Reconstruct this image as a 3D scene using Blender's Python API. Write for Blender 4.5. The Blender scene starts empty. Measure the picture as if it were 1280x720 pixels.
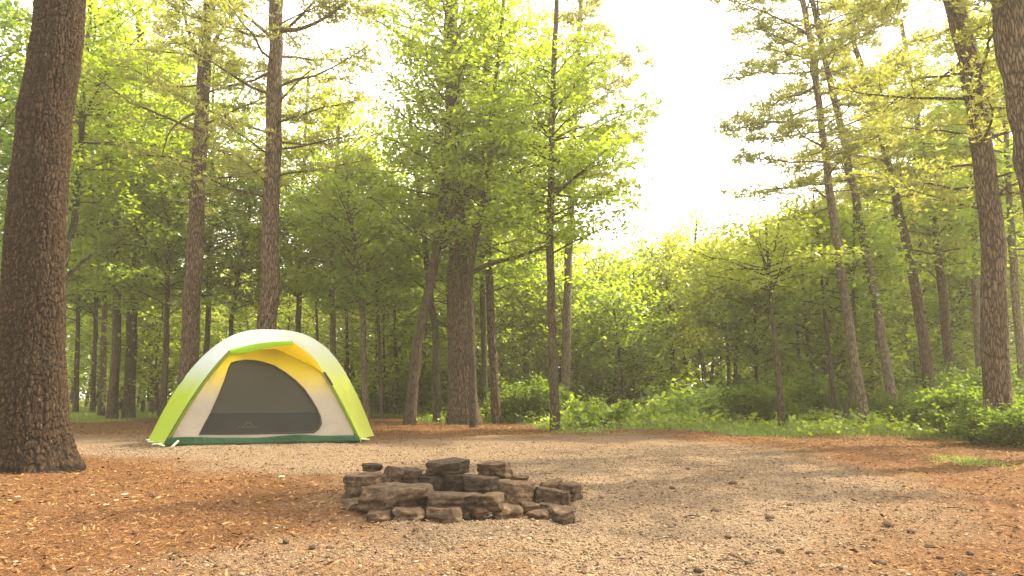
import bpy, math, random
import numpy as np
from mathutils import Vector, Matrix, geometry

PI = math.pi
C = bpy.context.scene.collection
# ------------------------------------------------------------------ camera
CAM_H, PITCH, FOC = 0.9, math.radians(8.2), 900.0     # focal length in pixels of a 1280 wide frame

def ray(px, py):
    """slopes (x, z) per unit of world Y for a pixel of the photograph"""
    u, v = (px - 640) / FOC, (360 - py) / FOC
    y = math.cos(PITCH) - v * math.sin(PITCH)
    z = math.sin(PITCH) + v * math.cos(PITCH)
    return u / y, z / y

def at(px, py, Y):
    a, b = ray(px, py)
    return np.array([a * Y, Y, CAM_H + b * Y])

def gy(py):
    return -CAM_H / ray(640, py)[1]

def ground_h(x, y):
    x = np.asarray(x, float); y = np.asarray(y, float)
    h = 0.018 * np.sin(x * 1.3 + 0.6 * y) + 0.016 * np.sin(0.9 * y - 0.7 * x + 1.0) + 0.01 * np.sin(2.3 * x + 1.9) * np.sin(2.7 * y)
    r = np.hypot(x - RING[0], y - RING[1])
    h = h * np.clip((r - 0.3) / 2.5, 0.25, 1)
    # raised bank of soil and ash round the outside of the fire ring
    h += 0.055 * np.exp(-((r - 0.92) / 0.22) ** 2) * (0.35 + 0.65 * np.clip((RING[0] - x) * 1.1, 0, 1))
    h -= 0.03 * np.exp(-(r / 0.6) ** 4)
    return h

RING = (at(578, 640, 5.85)[0], 5.85)

# ------------------------------------------------------------------ helpers
def tag(o, label=None, cat=None, group=None, kind=None):
    if label: o['label'] = label
    if cat: o['category'] = cat
    if group: o['group'] = group
    if kind: o['kind'] = kind
    return o

def empty(name, loc, label=None, cat=None, group=None):
    o = bpy.data.objects.new(name, None); C.objects.link(o)
    o.location = Vector([float(v) for v in loc]); o.empty_display_size = 0.2
    return tag(o, label, cat, group)

class MB:
    """collects vertices and faces with numpy"""
    def __init__(s): s.V = []; s.Q = []; s.T = []; s.n = 0
    def add(s, V, Q=None, T=None):
        V = np.asarray(V, np.float32).reshape(-1, 3)
        if Q is not None and len(Q): s.Q.append(np.asarray(Q, np.int32) + s.n)
        if T is not None and len(T): s.T.append(np.asarray(T, np.int32) + s.n)
        s.V.append(V); s.n += len(V)
    def grid(s, P, close_u=False):
        """P: (nu, nv, 3)"""
        P = np.asarray(P); nu, nv = P.shape[:2]
        iu = np.arange(nu if close_u else nu - 1); iv = np.arange(nv - 1)
        a, b = np.meshgrid(iu, iv, indexing='ij'); a2 = (a + 1) % nu
        Q = np.stack([a * nv + b, a2 * nv + b, a2 * nv + b + 1, a * nv + b + 1], -1).reshape(-1, 4)
        s.add(P.reshape(-1, 3), Q)
    def box(s, c, d, rot=0.0):
        x, y, z = [v / 2 for v in d]
        V = np.array([[i, j, k] for i in (-x, x) for j in (-y, y) for k in (-z, z)])
        cr, sr = math.cos(rot), math.sin(rot)
        V = V @ np.array([[cr, sr, 0], [-sr, cr, 0], [0, 0, 1]]) + np.asarray(c)
        s.add(V, [[0, 1, 3, 2], [4, 6, 7, 5], [0, 4, 5, 1], [2, 3, 7, 6], [0, 2, 6, 4], [1, 5, 7, 3]])
    def tube(s, pts, rad, sides=8, lump=0.0, rng=None, cap=True):
        pts = np.asarray(pts, float); n = len(pts)
        rad = np.broadcast_to(np.asarray(rad, float), (n,)).copy()
        t = np.gradient(pts, axis=0); t /= np.linalg.norm(t, axis=1)[:, None] + 1e-9
        ref = np.array([0, 1, 0.]) if abs(t[0][1]) < 0.8 else np.array([1., 0, 0])
        P = np.zeros((n, sides, 3)); a = np.arange(sides) / sides * 2 * PI
        u = np.cross(ref, t[0]); u /= np.linalg.norm(u)
        for i in range(n):
            u = u - t[i] * np.dot(u, t[i]); u /= np.linalg.norm(u) + 1e-9
            v = np.cross(t[i], u)
            r = rad[i]
            if lump and rng is not None:
                r = r * (1 + lump * rng.standard_normal(sides))[:, None]
            P[i] = pts[i] + r * (np.cos(a)[:, None] * u + np.sin(a)[:, None] * v)
        s.grid(P.transpose(1, 0, 2)[::-1], close_u=True)
        if cap:
            k = s.n; 
            s.add(P[-1], T=[[0, i, i + 1] for i in range(1, sides - 1)])
            s.add(P[0], T=[[0, i + 1, i] for i in range(1, sides - 1)])
    def build(s, name, mats, parent=None, smooth=True, loc=None, mat_index=None):
        V = np.concatenate(s.V); parts = []; sizes = []
        for arr, k in ((s.Q, 4), (s.T, 3)):
            if arr:
                a = np.concatenate(arr); parts.append(a.ravel()); sizes.append(np.full(len(a), k, np.int32))
        L = np.concatenate(parts); S = np.concatenate(sizes)
        me = bpy.data.meshes.new(name)
        me.vertices.add(len(V)); me.vertices.foreach_set('co', V.ravel())
        me.loops.add(len(L)); me.loops.foreach_set('vertex_index', L)
        me.polygons.add(len(S))
        me.polygons.foreach_set('loop_start', (np.cumsum(S) - S).astype(np.int32))
        me.polygons.foreach_set('loop_total', S)
        if smooth: me.polygons.foreach_set('use_smooth', np.ones(len(S), bool))
        if mat_index is not None: me.polygons.foreach_set('material_index', mat_index)
        for m in (mats if isinstance(mats, (list, tuple)) else [mats]): me.materials.append(m)
        me.update(calc_edges=True); me.validate()
        o = bpy.data.objects.new(name, me); C.objects.link(o)
        if parent: o.parent = parent
        if loc is not None: o.location = loc
        return o

def spline(P, n):
    """Catmull-Rom through the points"""
    P = np.asarray(P, float)
    E = np.vstack([2 * P[0] - P[1], P, 2 * P[-1] - P[-2]])
    out = []
    for t in np.linspace(0, len(P) - 1, n):
        i = min(int(t), len(P) - 2); f = t - i
        a, b, c, d = E[i], E[i + 1], E[i + 2], E[i + 3]
        out.append(0.5 * (2 * b + (c - a) * f + (2 * a - 5 * b + 4 * c - d) * f * f + (3 * b - a - 3 * c + d) * f ** 3))
    return np.array(out)

# ------------------------------------------------------------------ materials
def new_mat(name):
    m = bpy.data.materials.new(name); m.use_nodes = True
    nt = m.node_tree; nt.nodes.clear()
    out = nt.nodes.new('ShaderNodeOutputMaterial')
    return m, nt, out

def nd(nt, typ, **kw):
    n = nt.nodes.new(typ)
    for k, v in kw.items():
        if k.startswith('i_'):
            n.inputs[k[2:].replace('_', ' ')].default_value = v
        else: setattr(n, k, v)
    return n

def ramp(nt, fac, stops):
    r = nt.nodes.new('ShaderNodeValToRGB'); e = r.color_ramp.elements
    while len(e) < len(stops): e.new(0.5)
    for k, (p, c) in zip(e, stops):
        k.position = p; k.color = (*c, 1) if len(c) == 3 else c
    nt.links.new(fac, r.inputs[0]); return r.outputs[0]

def mixc(nt, fac, a, b, mode='MIX'):
    m = nt.nodes.new('ShaderNodeMix'); m.data_type = 'RGBA'; m.blend_type = mode
    for s, v in ((m.inputs[0], fac), (m.inputs[6], a), (m.inputs[7], b)):
        if hasattr(v, 'is_linked') or isinstance(v, bpy.types.NodeSocket): nt.links.new(v, s)
        else: s.default_value = v if not isinstance(v, tuple) or len(v) == 4 else (*v, 1)
    return m.outputs[2]

def leaf_mat(name, cols, trans=0.55, tcol=(0.34, 0.42, 0.03), gloss=0.035, tmix=0.55):
    m, nt, out = new_mat(name); L = nt.links
    g = nd(nt, 'ShaderNodeNewGeometry')
    oi = nd(nt, 'ShaderNodeObjectInfo')
    nz = nd(nt, 'ShaderNodeTexNoise', i_Scale=0.55, i_Detail=2.0)
    L.new(g.outputs['Position'], nz.inputs['Vector'])
    a = nd(nt, 'ShaderNodeMath', operation='MULTIPLY_ADD'); L.new(g.outputs['Random Per Island'], a.inputs[0]); a.inputs[1].default_value = 0.55
    b = nd(nt, 'ShaderNodeMath', operation='MULTIPLY_ADD'); L.new(nz.outputs['Fac'], b.inputs[0]); b.inputs[1].default_value = 0.9; b.inputs[2].default_value = -0.3
    L.new(b.outputs[0], a.inputs[2])
    c = nd(nt, 'ShaderNodeMath', operation='MULTIPLY_ADD'); L.new(oi.outputs['Random'], c.inputs[0]); c.inputs[1].default_value = 0.16; L.new(a.outputs[0], c.inputs[2])
    col = ramp(nt, c.outputs[0], [(0.0, cols[0]), (0.5, cols[1]), (1.0, cols[2])])
    d = nd(nt, 'ShaderNodeBsdfDiffuse'); L.new(col, d.inputs[0])
    tc = mixc(nt, tmix, col, tcol)
    t = nd(nt, 'ShaderNodeBsdfTranslucent'); L.new(tc, t.inputs[0])
    mx = nd(nt, 'ShaderNodeMixShader'); mx.inputs[0].default_value = trans
    L.new(d.outputs[0], mx.inputs[1]); L.new(t.outputs[0], mx.inputs[2])
    gl = nd(nt, 'ShaderNodeBsdfGlossy', i_Roughness=0.45); gl.inputs[0].default_value = (1, 1, 1, 1)
    m2 = nd(nt, 'ShaderNodeMixShader'); m2.inputs[0].default_value = gloss
    L.new(mx.outputs[0], m2.inputs[1]); L.new(gl.outputs[0], m2.inputs[2]); L.new(m2.outputs[0], out.inputs[0])
    return m

def bark_mat(name, light, mid, dark, sx=16.0, sz=5.0, bump=0.6, fine=60.0, moss=0.0):
    m, nt, out = new_mat(name); L = nt.links
    tc = nd(nt, 'ShaderNodeTexCoord')
    mp = nd(nt, 'ShaderNodeMapping'); mp.inputs['Scale'].default_value = (sx, sx, sz)
    L.new(tc.outputs['Object'], mp.inputs[0])
    w = nd(nt, 'ShaderNodeTexNoise', i_Scale=0.7, i_Detail=3.0); L.new(mp.outputs[0], w.inputs['Vector'])
    wv = nd(nt, 'ShaderNodeVectorMath', operation='MULTIPLY_ADD'); L.new(w.outputs['Color'], wv.inputs[0]); wv.inputs[1].default_value = (1.2, 1.2, 1.2); L.new(mp.outputs[0], wv.inputs[2])
    v = nd(nt, 'ShaderNodeTexVoronoi', feature='DISTANCE_TO_EDGE', i_Scale=1.0); L.new(wv.outputs[0], v.inputs['Vector'])
    vc = nd(nt, 'ShaderNodeTexVoronoi', feature='F1', i_Scale=1.0); L.new(wv.outputs[0], vc.inputs['Vector'])
    n = nd(nt, 'ShaderNodeTexNoise', i_Scale=fine / 10, i_Detail=6.0, i_Roughness=0.7); L.new(mp.outputs[0], n.inputs['Vector'])
    h = nd(nt, 'ShaderNodeMapRange'); L.new(v.outputs['Distance'], h.inputs[0]); h.inputs[1].default_value = 0.0; h.inputs[2].default_value = 0.22
    base = mixc(nt, n.outputs['Fac'], mid, light)
    sep = nd(nt, 'ShaderNodeSeparateColor'); L.new(vc.outputs['Color'], sep.inputs[0])
    base = mixc(nt, sep.outputs[0], base, mixc(nt, 0.5, base, mid))
    col = mixc(nt, h.outputs[0], dark, base)
    L2 = nd(nt, 'ShaderNodeTexNoise', i_Scale=1.7, i_Detail=4.0); L.new(tc.outputs['Object'], L2.inputs['Vector'])
    f = nd(nt, 'ShaderNodeMapRange'); L.new(L2.outputs['Fac'], f.inputs[0]); f.inputs[1].default_value = 0.5; f.inputs[2].default_value = 0.75; f.inputs[4].default_value = moss
    col = mixc(nt, f.outputs[0], col, (0.09, 0.10, 0.05, 1))
    p = nd(nt, 'ShaderNodeBsdfPrincipled', i_Roughness=0.92); p.inputs['Specular IOR Level'].default_value = 0.15
    L.new(col, p.inputs['Base Color'])
    hs = nd(nt, 'ShaderNodeMath', operation='MULTIPLY_ADD'); L.new(n.outputs['Fac'], hs.inputs[0]); hs.inputs[1].default_value = 0.35; L.new(h.outputs[0], hs.inputs[2])
    bp = nd(nt, 'ShaderNodeBump', i_Strength=bump, i_Distance=0.03); L.new(hs.outputs[0], bp.inputs['Height']); L.new(bp.outputs[0], p.inputs['Normal'])
    L.new(p.outputs[0], out.inputs[0]); return m

M = {}
M['leaf_bright'] = leaf_mat('bright_leaves', [(0.06, 0.12, 0.012), (0.10, 0.175, 0.014), (0.17, 0.22, 0.018)], 0.6, (0.56, 0.68, 0.025))
M['leaf_mid'] = leaf_mat('green_leaves', [(0.05, 0.105, 0.014), (0.085, 0.155, 0.018), (0.15, 0.20, 0.022)], 0.58, (0.52, 0.66, 0.035))
M['leaf_deep'] = leaf_mat('deep_green_leaves', [(0.035, 0.085, 0.018), (0.055, 0.12, 0.022), (0.10, 0.16, 0.025)], 0.55, (0.34, 0.54, 0.03))
M['leaf_olive'] = leaf_mat('olive_leaves', [(0.08, 0.12, 0.015), (0.12, 0.17, 0.018), (0.19, 0.21, 0.025)], 0.58, (0.64, 0.70, 0.05))
M['needle'] = leaf_mat('pine_needles', [(0.065, 0.085, 0.015), (0.10, 0.12, 0.018), (0.16, 0.16, 0.025)], 0.5, (0.54, 0.54, 0.06))
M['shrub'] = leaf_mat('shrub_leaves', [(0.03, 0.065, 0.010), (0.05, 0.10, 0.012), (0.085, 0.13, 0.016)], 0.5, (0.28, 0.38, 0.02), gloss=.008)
M['grass'] = leaf_mat('grass_blades', [(0.06, 0.11, 0.015), (0.10, 0.16, 0.02), (0.18, 0.21, 0.04)], 0.45, (0.36, 0.46, 0.04))
def furrowed_bark():
    m, nt, out = new_mat('furrowed_pine_bark'); L = nt.links
    at_ = nd(nt, 'ShaderNodeAttribute', attribute_name='plate'); tc = nd(nt, 'ShaderNodeTexCoord')
    mp = nd(nt, 'ShaderNodeMapping'); mp.inputs['Scale'].default_value = (1, 1, .35); L.new(tc.outputs['Object'], mp.inputs[0])
    n = nd(nt, 'ShaderNodeTexNoise', i_Scale=38.0, i_Detail=6.0, i_Roughness=.7); L.new(mp.outputs[0], n.inputs['Vector'])
    n2 = nd(nt, 'ShaderNodeTexNoise', i_Scale=6.0, i_Detail=4.0); L.new(mp.outputs[0], n2.inputs['Vector'])
    pl = ramp(nt, n.outputs['Fac'], [(.34, (.014, .009, .006)), (.5, (.040, .026, .017)), (.68, (.125, .085, .057))])
    pl = mixc(nt, n2.outputs['Fac'], pl, mixc(nt, 1.0, pl, (.75, .62, .52, 1), 'MULTIPLY'))
    f = nd(nt, 'ShaderNodeMapRange'); L.new(at_.outputs['Fac'], f.inputs[0]); f.inputs[1].default_value = .1; f.inputs[2].default_value = 1.0
    col = mixc(nt, f.outputs[0], (.008, .005, .004, 1), pl)
    p = nd(nt, 'ShaderNodeBsdfPrincipled', i_Roughness=.95); p.inputs['Specular IOR Level'].default_value = .1; L.new(col, p.inputs['Base Color'])
    bp = nd(nt, 'ShaderNodeBump', i_Strength=.7, i_Distance=.015); L.new(n.outputs['Fac'], bp.inputs['Height']); L.new(bp.outputs[0], p.inputs['Normal'])
    L.new(p.outputs[0], out.inputs[0]); return m
M['bark_pine'] = furrowed_bark()
M['bark_red'] = bark_mat('brown_bark', (0.18, 0.122, 0.082), (0.09, 0.06, 0.04), (0.016, 0.01, 0.007), 26, 5, 1.2)
M['bark_dark'] = bark_mat('dark_bark', (0.10, 0.072, 0.05), (0.055, 0.04, 0.028), (0.015, 0.011, 0.008), 22, 5, 0.8, moss=0.4)
M['bark_grey'] = bark_mat('grey_bark', (0.19, 0.15, 0.105), (0.11, 0.085, 0.06), (0.03, 0.022, 0.017), 24, 5, 0.7, moss=0.5)

# ------------------------------------------------------------------ leaves
def leaves(mb, P, size, rng, flat=0.55, aspect=0.55, droop=0.15):
    n = len(P)
    if not n: return
    az = rng.uniform(0, 2 * PI, n)
    tilt = rng.normal(0, flat, n); roll = rng.normal(0, flat, n)
    L = size * rng.uniform(0.65, 1.35, n)
    d = np.stack([np.cos(az) * np.cos(tilt), np.sin(az) * np.cos(tilt), np.sin(tilt) - droop], 1)
    s0 = np.stack([-np.sin(az), np.cos(az), np.zeros(n)], 1)
    up = np.cross(s0, d) * -1
    s = s0 * np.cos(roll)[:, None] + up * np.sin(roll)[:, None]
    a = (L / 2)[:, None] * d; b = (L * aspect / 2)[:, None] * s
    V = np.stack([P - a, P + b - a * 0.1, P + a, P - b - a * 0.1], 1)
    mb.add(V, np.arange(4 * n).reshape(n, 4))

def tufts(mb, P, size, rng, k=7, width=0.14):
    """needle tufts: k thin blades leaving each point"""
    n = len(P)
    if not n: return
    P = np.repeat(P, k, 0); m = n * k
    d = rng.standard_normal((m, 3)); d[:, 2] = np.abs(d[:, 2]) * 0.8 + 0.1
    d /= np.linalg.norm(d, axis=1)[:, None]
    s = np.cross(d, rng.standard_normal((m, 3))); s /= np.linalg.norm(s, axis=1)[:, None] + 1e-9
    L = (size * rng.uniform(0.7, 1.2, m))[:, None]
    V = np.stack([P - s * L * width * 0.3, P + d * L * 0.6 - s * L * width, P + d * L, P + d * L * 0.6 + s * L * width], 1)
    mb.add(V, np.arange(4 * m).reshape(m, 4))

def spray(centres, per, sx, sz, rng):
    n = rng.poisson(per, len(centres))
    P = np.repeat(centres, n, 0)
    return P + rng.standard_normal(P.shape) * np.array([sx, sx, sz])

# ------------------------------------------------------------------ trees
def limb_path(rng, p0, az, L, rise, curve, n=6, jit=0.05):
    s = np.linspace(0, 1, n)
    dx, dy = math.cos(az), math.sin(az)
    bend = rng.normal(0, 0.16)
    P = np.stack([p0[0] + L * (s * dx - bend * s * s * dy), p0[1] + L * (s * dy + bend * s * s * dx),
                  p0[2] + L * (rise * s + curve * s * s)], 1)
    P[1:] += rng.normal(0, jit * L / 4, (n - 1, 3))
    return P

def grow(rng, axis, rad, crown, wood, leaf_mb):
    """limbs, twigs and leaves on a trunk axis (local coordinates)"""
    kind = crown.get('kind', 'broad')
    z0, z1, R, n = crown['z0'], crown['z1'], crown['R'], crown['n']
    ls = crown.get('leaf', 0.15); per = crown.get('per', 9)
    az = rng.uniform(0, 6.28); cents = []
    zz = axis[:, 2]
    for i in range(n):
        u = (i + rng.uniform(0, 1)) / n
        if kind == 'pine' and crown.get('whorl'):
            u = (math.floor(u * crown['whorl']) + 0.15 * rng.uniform(-1, 1) + 0.4) / crown['whorl']
        z = z0 + u * (z1 - z0)
        az += 2.4 + rng.normal(0, 0.35)
        if kind == 'pine':
            prof = (0.55 + 0.45 * math.sin(PI * min(1, u * 1.1 + 0.15))) * (1 - 0.65 * u ** 2.2)
            rise, curve = rng.normal(0.10 + 0.25 * u, 0.10), rng.normal(0.05, 0.06)
        elif kind == 'layer':
            prof = (0.75 + 0.35 * math.sin(PI * u)) * (1 - 0.6 * u ** 3)
            rise, curve = rng.normal(0.30 + 0.6 * u * u, 0.18), rng.normal(-0.12, 0.12)
        else:
            prof = math.sqrt(max(0.05, 1 - (1.7 * u - 0.75) ** 2))
            rise, curve = rng.normal(0.35 + 0.6 * u, 0.15), rng.normal(-0.1, 0.1)
        L = R * prof * rng.uniform(0.6, 1.15)
        b = crown.get('bias')
        if b: L *= 1 + b[1] * math.cos(az - b[0])
        if L < 0.15: continue
        za = min(max(z - (L * rise * 0.5 if kind != 'pine' else 0), zz[0] + 0.3), zz[-1])
        k = np.array([np.interp(za, zz, axis[:, 0]), np.interp(za, zz, axis[:, 1]), za])
        rt = float(np.interp(za, zz, rad))
        P = limb_path(rng, k, az, L, rise, curve)
        r0 = min(rt * 0.5, 0.008 + 0.011 * L)
        wood.tube(P, np.linspace(r0, 0.006, len(P)), 5, cap=False)
        nt_ = max(3, int(crown.get('tw', 2.6) * L + 2))
        start = crown.get('bare', 0.25)
        for j in range(nt_):
            s = start + (1 - start) * (j + rng.uniform(0, 1)) / nt_
            q = P[-1] * 0 + np.array([np.interp(s, np.linspace(0, 1, len(P)), P[:, a]) for a in range(3)])
            side = 1 if j % 2 else -1
            ta = az + side * rng.uniform(0.5, 1.2)
            tl = (0.22 + 0.30 * L * (1.15 - s)) * rng.uniform(0.6, 1.2)
            T = limb_path(rng, q, ta, tl, rng.normal(0.1, 0.2), 0.0, 4)
            wood.tube(T, np.linspace(min(0.012, r0 * 0.5), 0.004, 4), 3, cap=False)
            m = max(2, int(tl / crown.get('gap', 0.28)) + 1)
            ss = np.linspace(0.3, 1.0, m)
            cents += [np.array([np.interp(x, np.linspace(0, 1, 4), T[:, a]) for a in range(3)]) for x in ss]
        cents.append(P[-1])
    cents = np.array(cents)
    keep = crown.get('keep', 1.0)
    if keep < 1: cents = cents[rng.uniform(0, 1, len(cents)) < keep]
    sx = crown.get('sx', 0.17); sz = crown.get('sz', 0.07)
    P = spray(cents, per, sx, sz, rng)
    if kind == 'pine': tufts(leaf_mb, P, ls, rng, crown.get('k', 6), crown.get('nw', 0.12))
    else: leaves(leaf_mb, P, ls, rng, crown.get('flat', 0.5))
    return len(P)

def trunk_mb(rng, ctrl, r0, r1, sides=14, flare=0.35, lump=0.03, n=26, flare_h=0.5, jit=0.08):
    axis = spline(ctrl, n) if len(ctrl) > 2 else np.linspace(ctrl[0], ctrl[1], n)
    axis[3:-1] += rng.normal(0, r0 * jit, (len(axis) - 4, 3)) * [1, 1, 0]
    t = np.linspace(0, 1, n)
    extra = [axis[0] + (axis[1] - axis[0]) * f for f in (0.12, 0.25, 0.5)]
    axis = np.vstack([axis[:1], extra, axis[1:]])
    z = axis[:, 2] - axis[0, 2]
    tt = z / z[-1]
    rad = r0 + (r1 - r0) * tt ** 0.9
    rad = rad * (1 + flare * np.exp(-z / flare_h))
    return axis, rad

def tree(name, label, cat, base, ctrl_world, r0, r1, bark, leafm, crowns, seed, group=None, limbs=(), sides=14, flare=0.35, detail=False):
    rng = np.random.default_rng(seed)
    base = np.array([base[0], base[1], float(ground_h(base[0], base[1])) - 0.05])
    root = empty(name, base, label, cat, group)
    ctrl = [np.zeros(3)] + [np.asarray(p) - base for p in ctrl_world]
    axis, rad = trunk_mb(rng, ctrl, r0, r1, n=26, flare=flare, jit=0.02 if detail else 0.08)
    w = MB(); lf = MB()
    plate = big_trunk(w, rng, axis, rad) if detail else None
    if detail: pass
    else: w.tube(axis, rad, sides, lump=0.035, rng=rng)
    for L in limbs:                                   # limbs the photo shows one by one: (world points, r0, crown or None)
        P = spline([np.asarray(p) - base for p in L[0]], 12)
        w.tube(P, np.linspace(L[1], L[2], 12), 8, lump=0.04, rng=rng)
        if len(L) > 3:
            grow(rng, P if P[-1, 2] > P[0, 2] else P[::-1], np.linspace(L[1], L[2], 12), L[3], w, lf)
    for c in crowns: grow(rng, axis, rad, c, w, lf)
    to = w.build('trunk', bark, root)
    if plate is not None:
        full = np.ones(len(to.data.vertices), np.float32); full[:len(plate)] = plate
        A_ = to.data.attributes.new('plate', 'FLOAT', 'POINT'); A_.data.foreach_set('value', full)
    if lf.V: lf.build('crown', leafm, root, smooth=False)
    return root

def big_trunk(w, rng, axis, rad):
    """close trunk with real furrowed plates; returns how deep in a furrow each vertex lies"""
    n, sides = 900, 250
    ztop = 7.0; s = axis[:, 2]
    z1 = np.concatenate([np.linspace(axis[0, 2], ztop, n - 40), np.linspace(ztop, axis[-1, 2], 41)[1:]])
    A = np.stack([np.interp(z1, s, axis[:, k]) for k in range(3)], 1); R = np.interp(z1, s, rad)
    a = np.arange(sides) / sides * 2 * PI
    z = A[:, 2][:, None]; an = a[None, :]; arc = 0.42; W = 2 * PI * arc
    Z = np.broadcast_to(z, (n, sides)).copy(); U = np.broadcast_to(an * arc, (n, sides)).copy()
    r0 = np.random.default_rng(3).uniform(0, 6.28, 12)
    for i, (f, g, amp) in enumerate([(15, 7, .012), (31, 13, .007), (9, 23, .008), (53, 31, .004)]):
        f2 = round(f * arc) / arc                                  # keeps the pattern closed round the trunk
        U = U + amp * np.sin(f2 * U + g * Z + r0[i]); Z = Z + amp * 1.6 * np.sin(f2 * U * 1.0 - g * Z + r0[i + 5])
    U = U % W
    def cells(gx, zsize, asp, wid, seed):
        rg_ = np.random.default_rng(seed); gz = int(14.5 / zsize)
        cu = (np.arange(gx)[:, None] + rg_.uniform(0.0, 1.0, (gx, gz))) / gx * W
        cz = (np.arange(gz)[None, :] + rg_.uniform(0.0, 1.0, (gx, gz))) * zsize
        F1 = np.full((n, sides), 9.0); F2 = F1.copy()
        iu = np.floor(U / W * gx).astype(int); iz = np.floor(Z / zsize).astype(int)
        for di in (-2, -1, 0, 1, 2):
            for dj in (-2, -1, 0, 1, 2):
                ii = (iu + di) % gx; jj = np.clip(iz + dj, 0, gz - 1)
                du = np.abs(U - cu[ii, jj]); du = np.minimum(du, W - du)
                d = np.hypot(du, (Z - cz[ii, jj]) * asp)
                F2 = np.where(d < F1, F1, np.minimum(F2, d)); F1 = np.minimum(F1, d)
        return np.clip((F2 - F1) / wid, 0, 1)
    e1 = cells(62, .085, .36, .013, 1); e2 = cells(130, .04, .45, .008, 2)
    f3 = np.clip(np.abs(np.sin(11 * an + 1.3 * np.sin(Z * 2.3 + 1) + .8 * np.sin(Z * 5.1 + an * 3) + .5 * np.sin(Z * 11 - an * 5))) * 2.6, 0, 1)
    e = np.clip(e1 * (.45 + .55 * e2) * (.25 + .75 * f3), 0, 1)
    big = np.sin(U * 38 + 2 * np.sin(Z * 3.1)) * np.sin(Z * 7 + np.sin(U * 21) * 2)
    disp = -0.018 * (1 - e1) ** 1.2 - 0.006 * (1 - e2) + .007 * big - .016 * (1 - f3) + rng.normal(0, 0.0016, (n, sides))
    root = 0.17 * np.exp(-np.clip(Z, 0, 9) / 0.22) * (np.abs(np.sin(an * 3 + 1.0)) ** 1.5 * 0.9 + np.sin(an * 2 + 2.2) * 0.3)
    RR = R[:, None] * (1 + 0.025 * np.sin(an * 3 + Z * 1.1) + 0.015 * np.sin(an * 7 - Z * 2)) + disp + root
    P = np.stack([A[:, 0][:, None] + RR * np.cos(an), A[:, 1][:, None] + RR * np.sin(an), np.broadcast_to(z, (n, sides))], -1)
    w.grid(P.transpose(1, 0, 2), close_u=True)
    return e.T.ravel()

def copy_thing(root, loc, rz, sc, label=None):
    r = root.copy(); C.objects.link(r); r.location = loc; r.rotation_euler = (0, 0, rz); r.scale = sc
    if label: r['label'] = label
    for ch in list(root.children):
        c = ch.copy(); C.objects.link(c); c.parent = r
    return r

# ------------------------------------------------------------------ the trees one can tell apart
def stem(Y, pix, H, lean=None, dy=0.0):
    """base and control points from where the trunk stands in the photo at distance Y, carried on up to height H"""
    bx = at(pix[0][0], pix[0][1], Y)[0]
    pts = [at(x, y, Y + dy * i) for i, (x, y) in enumerate(pix[1:], 1)]
    p, q = (pts[-2] if len(pts) > 1 else np.array([bx, Y, 0.0])), pts[-1]
    if H > q[2] + 0.5:
        d = (q - p) / (q[2] - p[2])
        if lean is not None: d = np.array([lean, 0, 1.0])
        pts.append(q + d * (H - q[2]) * 0.5); pts.append(q + d * (H - q[2]))
    return (bx, Y), pts

DENS, PDENS = 1.5, 2.0
def pine(z0, z1, R, n, **k):
    d = dict(kind='pine', z0=z0, z1=z1, R=R, n=n, per=3.0, leaf=0.12, k=7, nw=0.14, sx=0.13, sz=0.08, tw=2.3, gap=0.25, bare=0.2); d.update(k); d['per'] *= PDENS; return d
def broad(z0, z1, R, n, **k):
    d = dict(kind='broad', z0=z0, z1=z1, R=R, n=int(n*1.2), leaf=0.16, sx=0.24, sz=0.13); d.update(k); d['per'] = DENS * k.get('per', 8); return d
def layer(z0, z1, R, n, **k):
    d = dict(kind='layer', z0=z0, z1=z1, R=R, n=int(n*1.2), leaf=0.16, sx=0.23, sz=0.10); d.update(k); d['per'] = DENS * k.get('per', 8); return d

# big furrowed pine close by
b, p = stem(8.8, [(40, 585), (41, 400), (54, 180), (76, 0)], 14)
tree('pine_tree', 'huge old pine trunk with deeply furrowed brown bark and flaring roots,', 'pine tree', b, p, 0.37, 0.2,
     M['bark_pine'], M['needle'], [pine(8.5, 14.5, 2.6, 26)], 1, flare=0.30, detail=True)
# pine rising behind the tent's left shoulder
b, p = stem(18.5, [(232, 535), (243, 330), (255, 90), (262, 0)], 16.5)
tree('pine_tree', 'tall straight pine rising just left of the tent roof, forking high up', 'pine tree', b, p, 0.24, 0.12,
     M['bark_red'], M['needle'], [pine(5.8, 16, 2.7, 34, keep=0.85)], 2,
     limbs=[([at(255, 92, 18.5), at(243, 60, 18.3), at(232, 25, 18.0), at(226, -30, 17.8)], 0.05, 0.03, pine(9.5, 12, 1.2, 8)),
            ([at(257, 85, 18.5), at(272, 45, 18.6), at(292, 15, 18.7), at(300, -40, 18.8)], 0.06, 0.03, pine(9.5, 12, 1.4, 8)),
            ([at(246, 140, 18.5), at(228, 150, 18.2), at(212, 165, 18.0), at(202, 195, 17.9)], 0.035, 0.015)])
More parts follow.
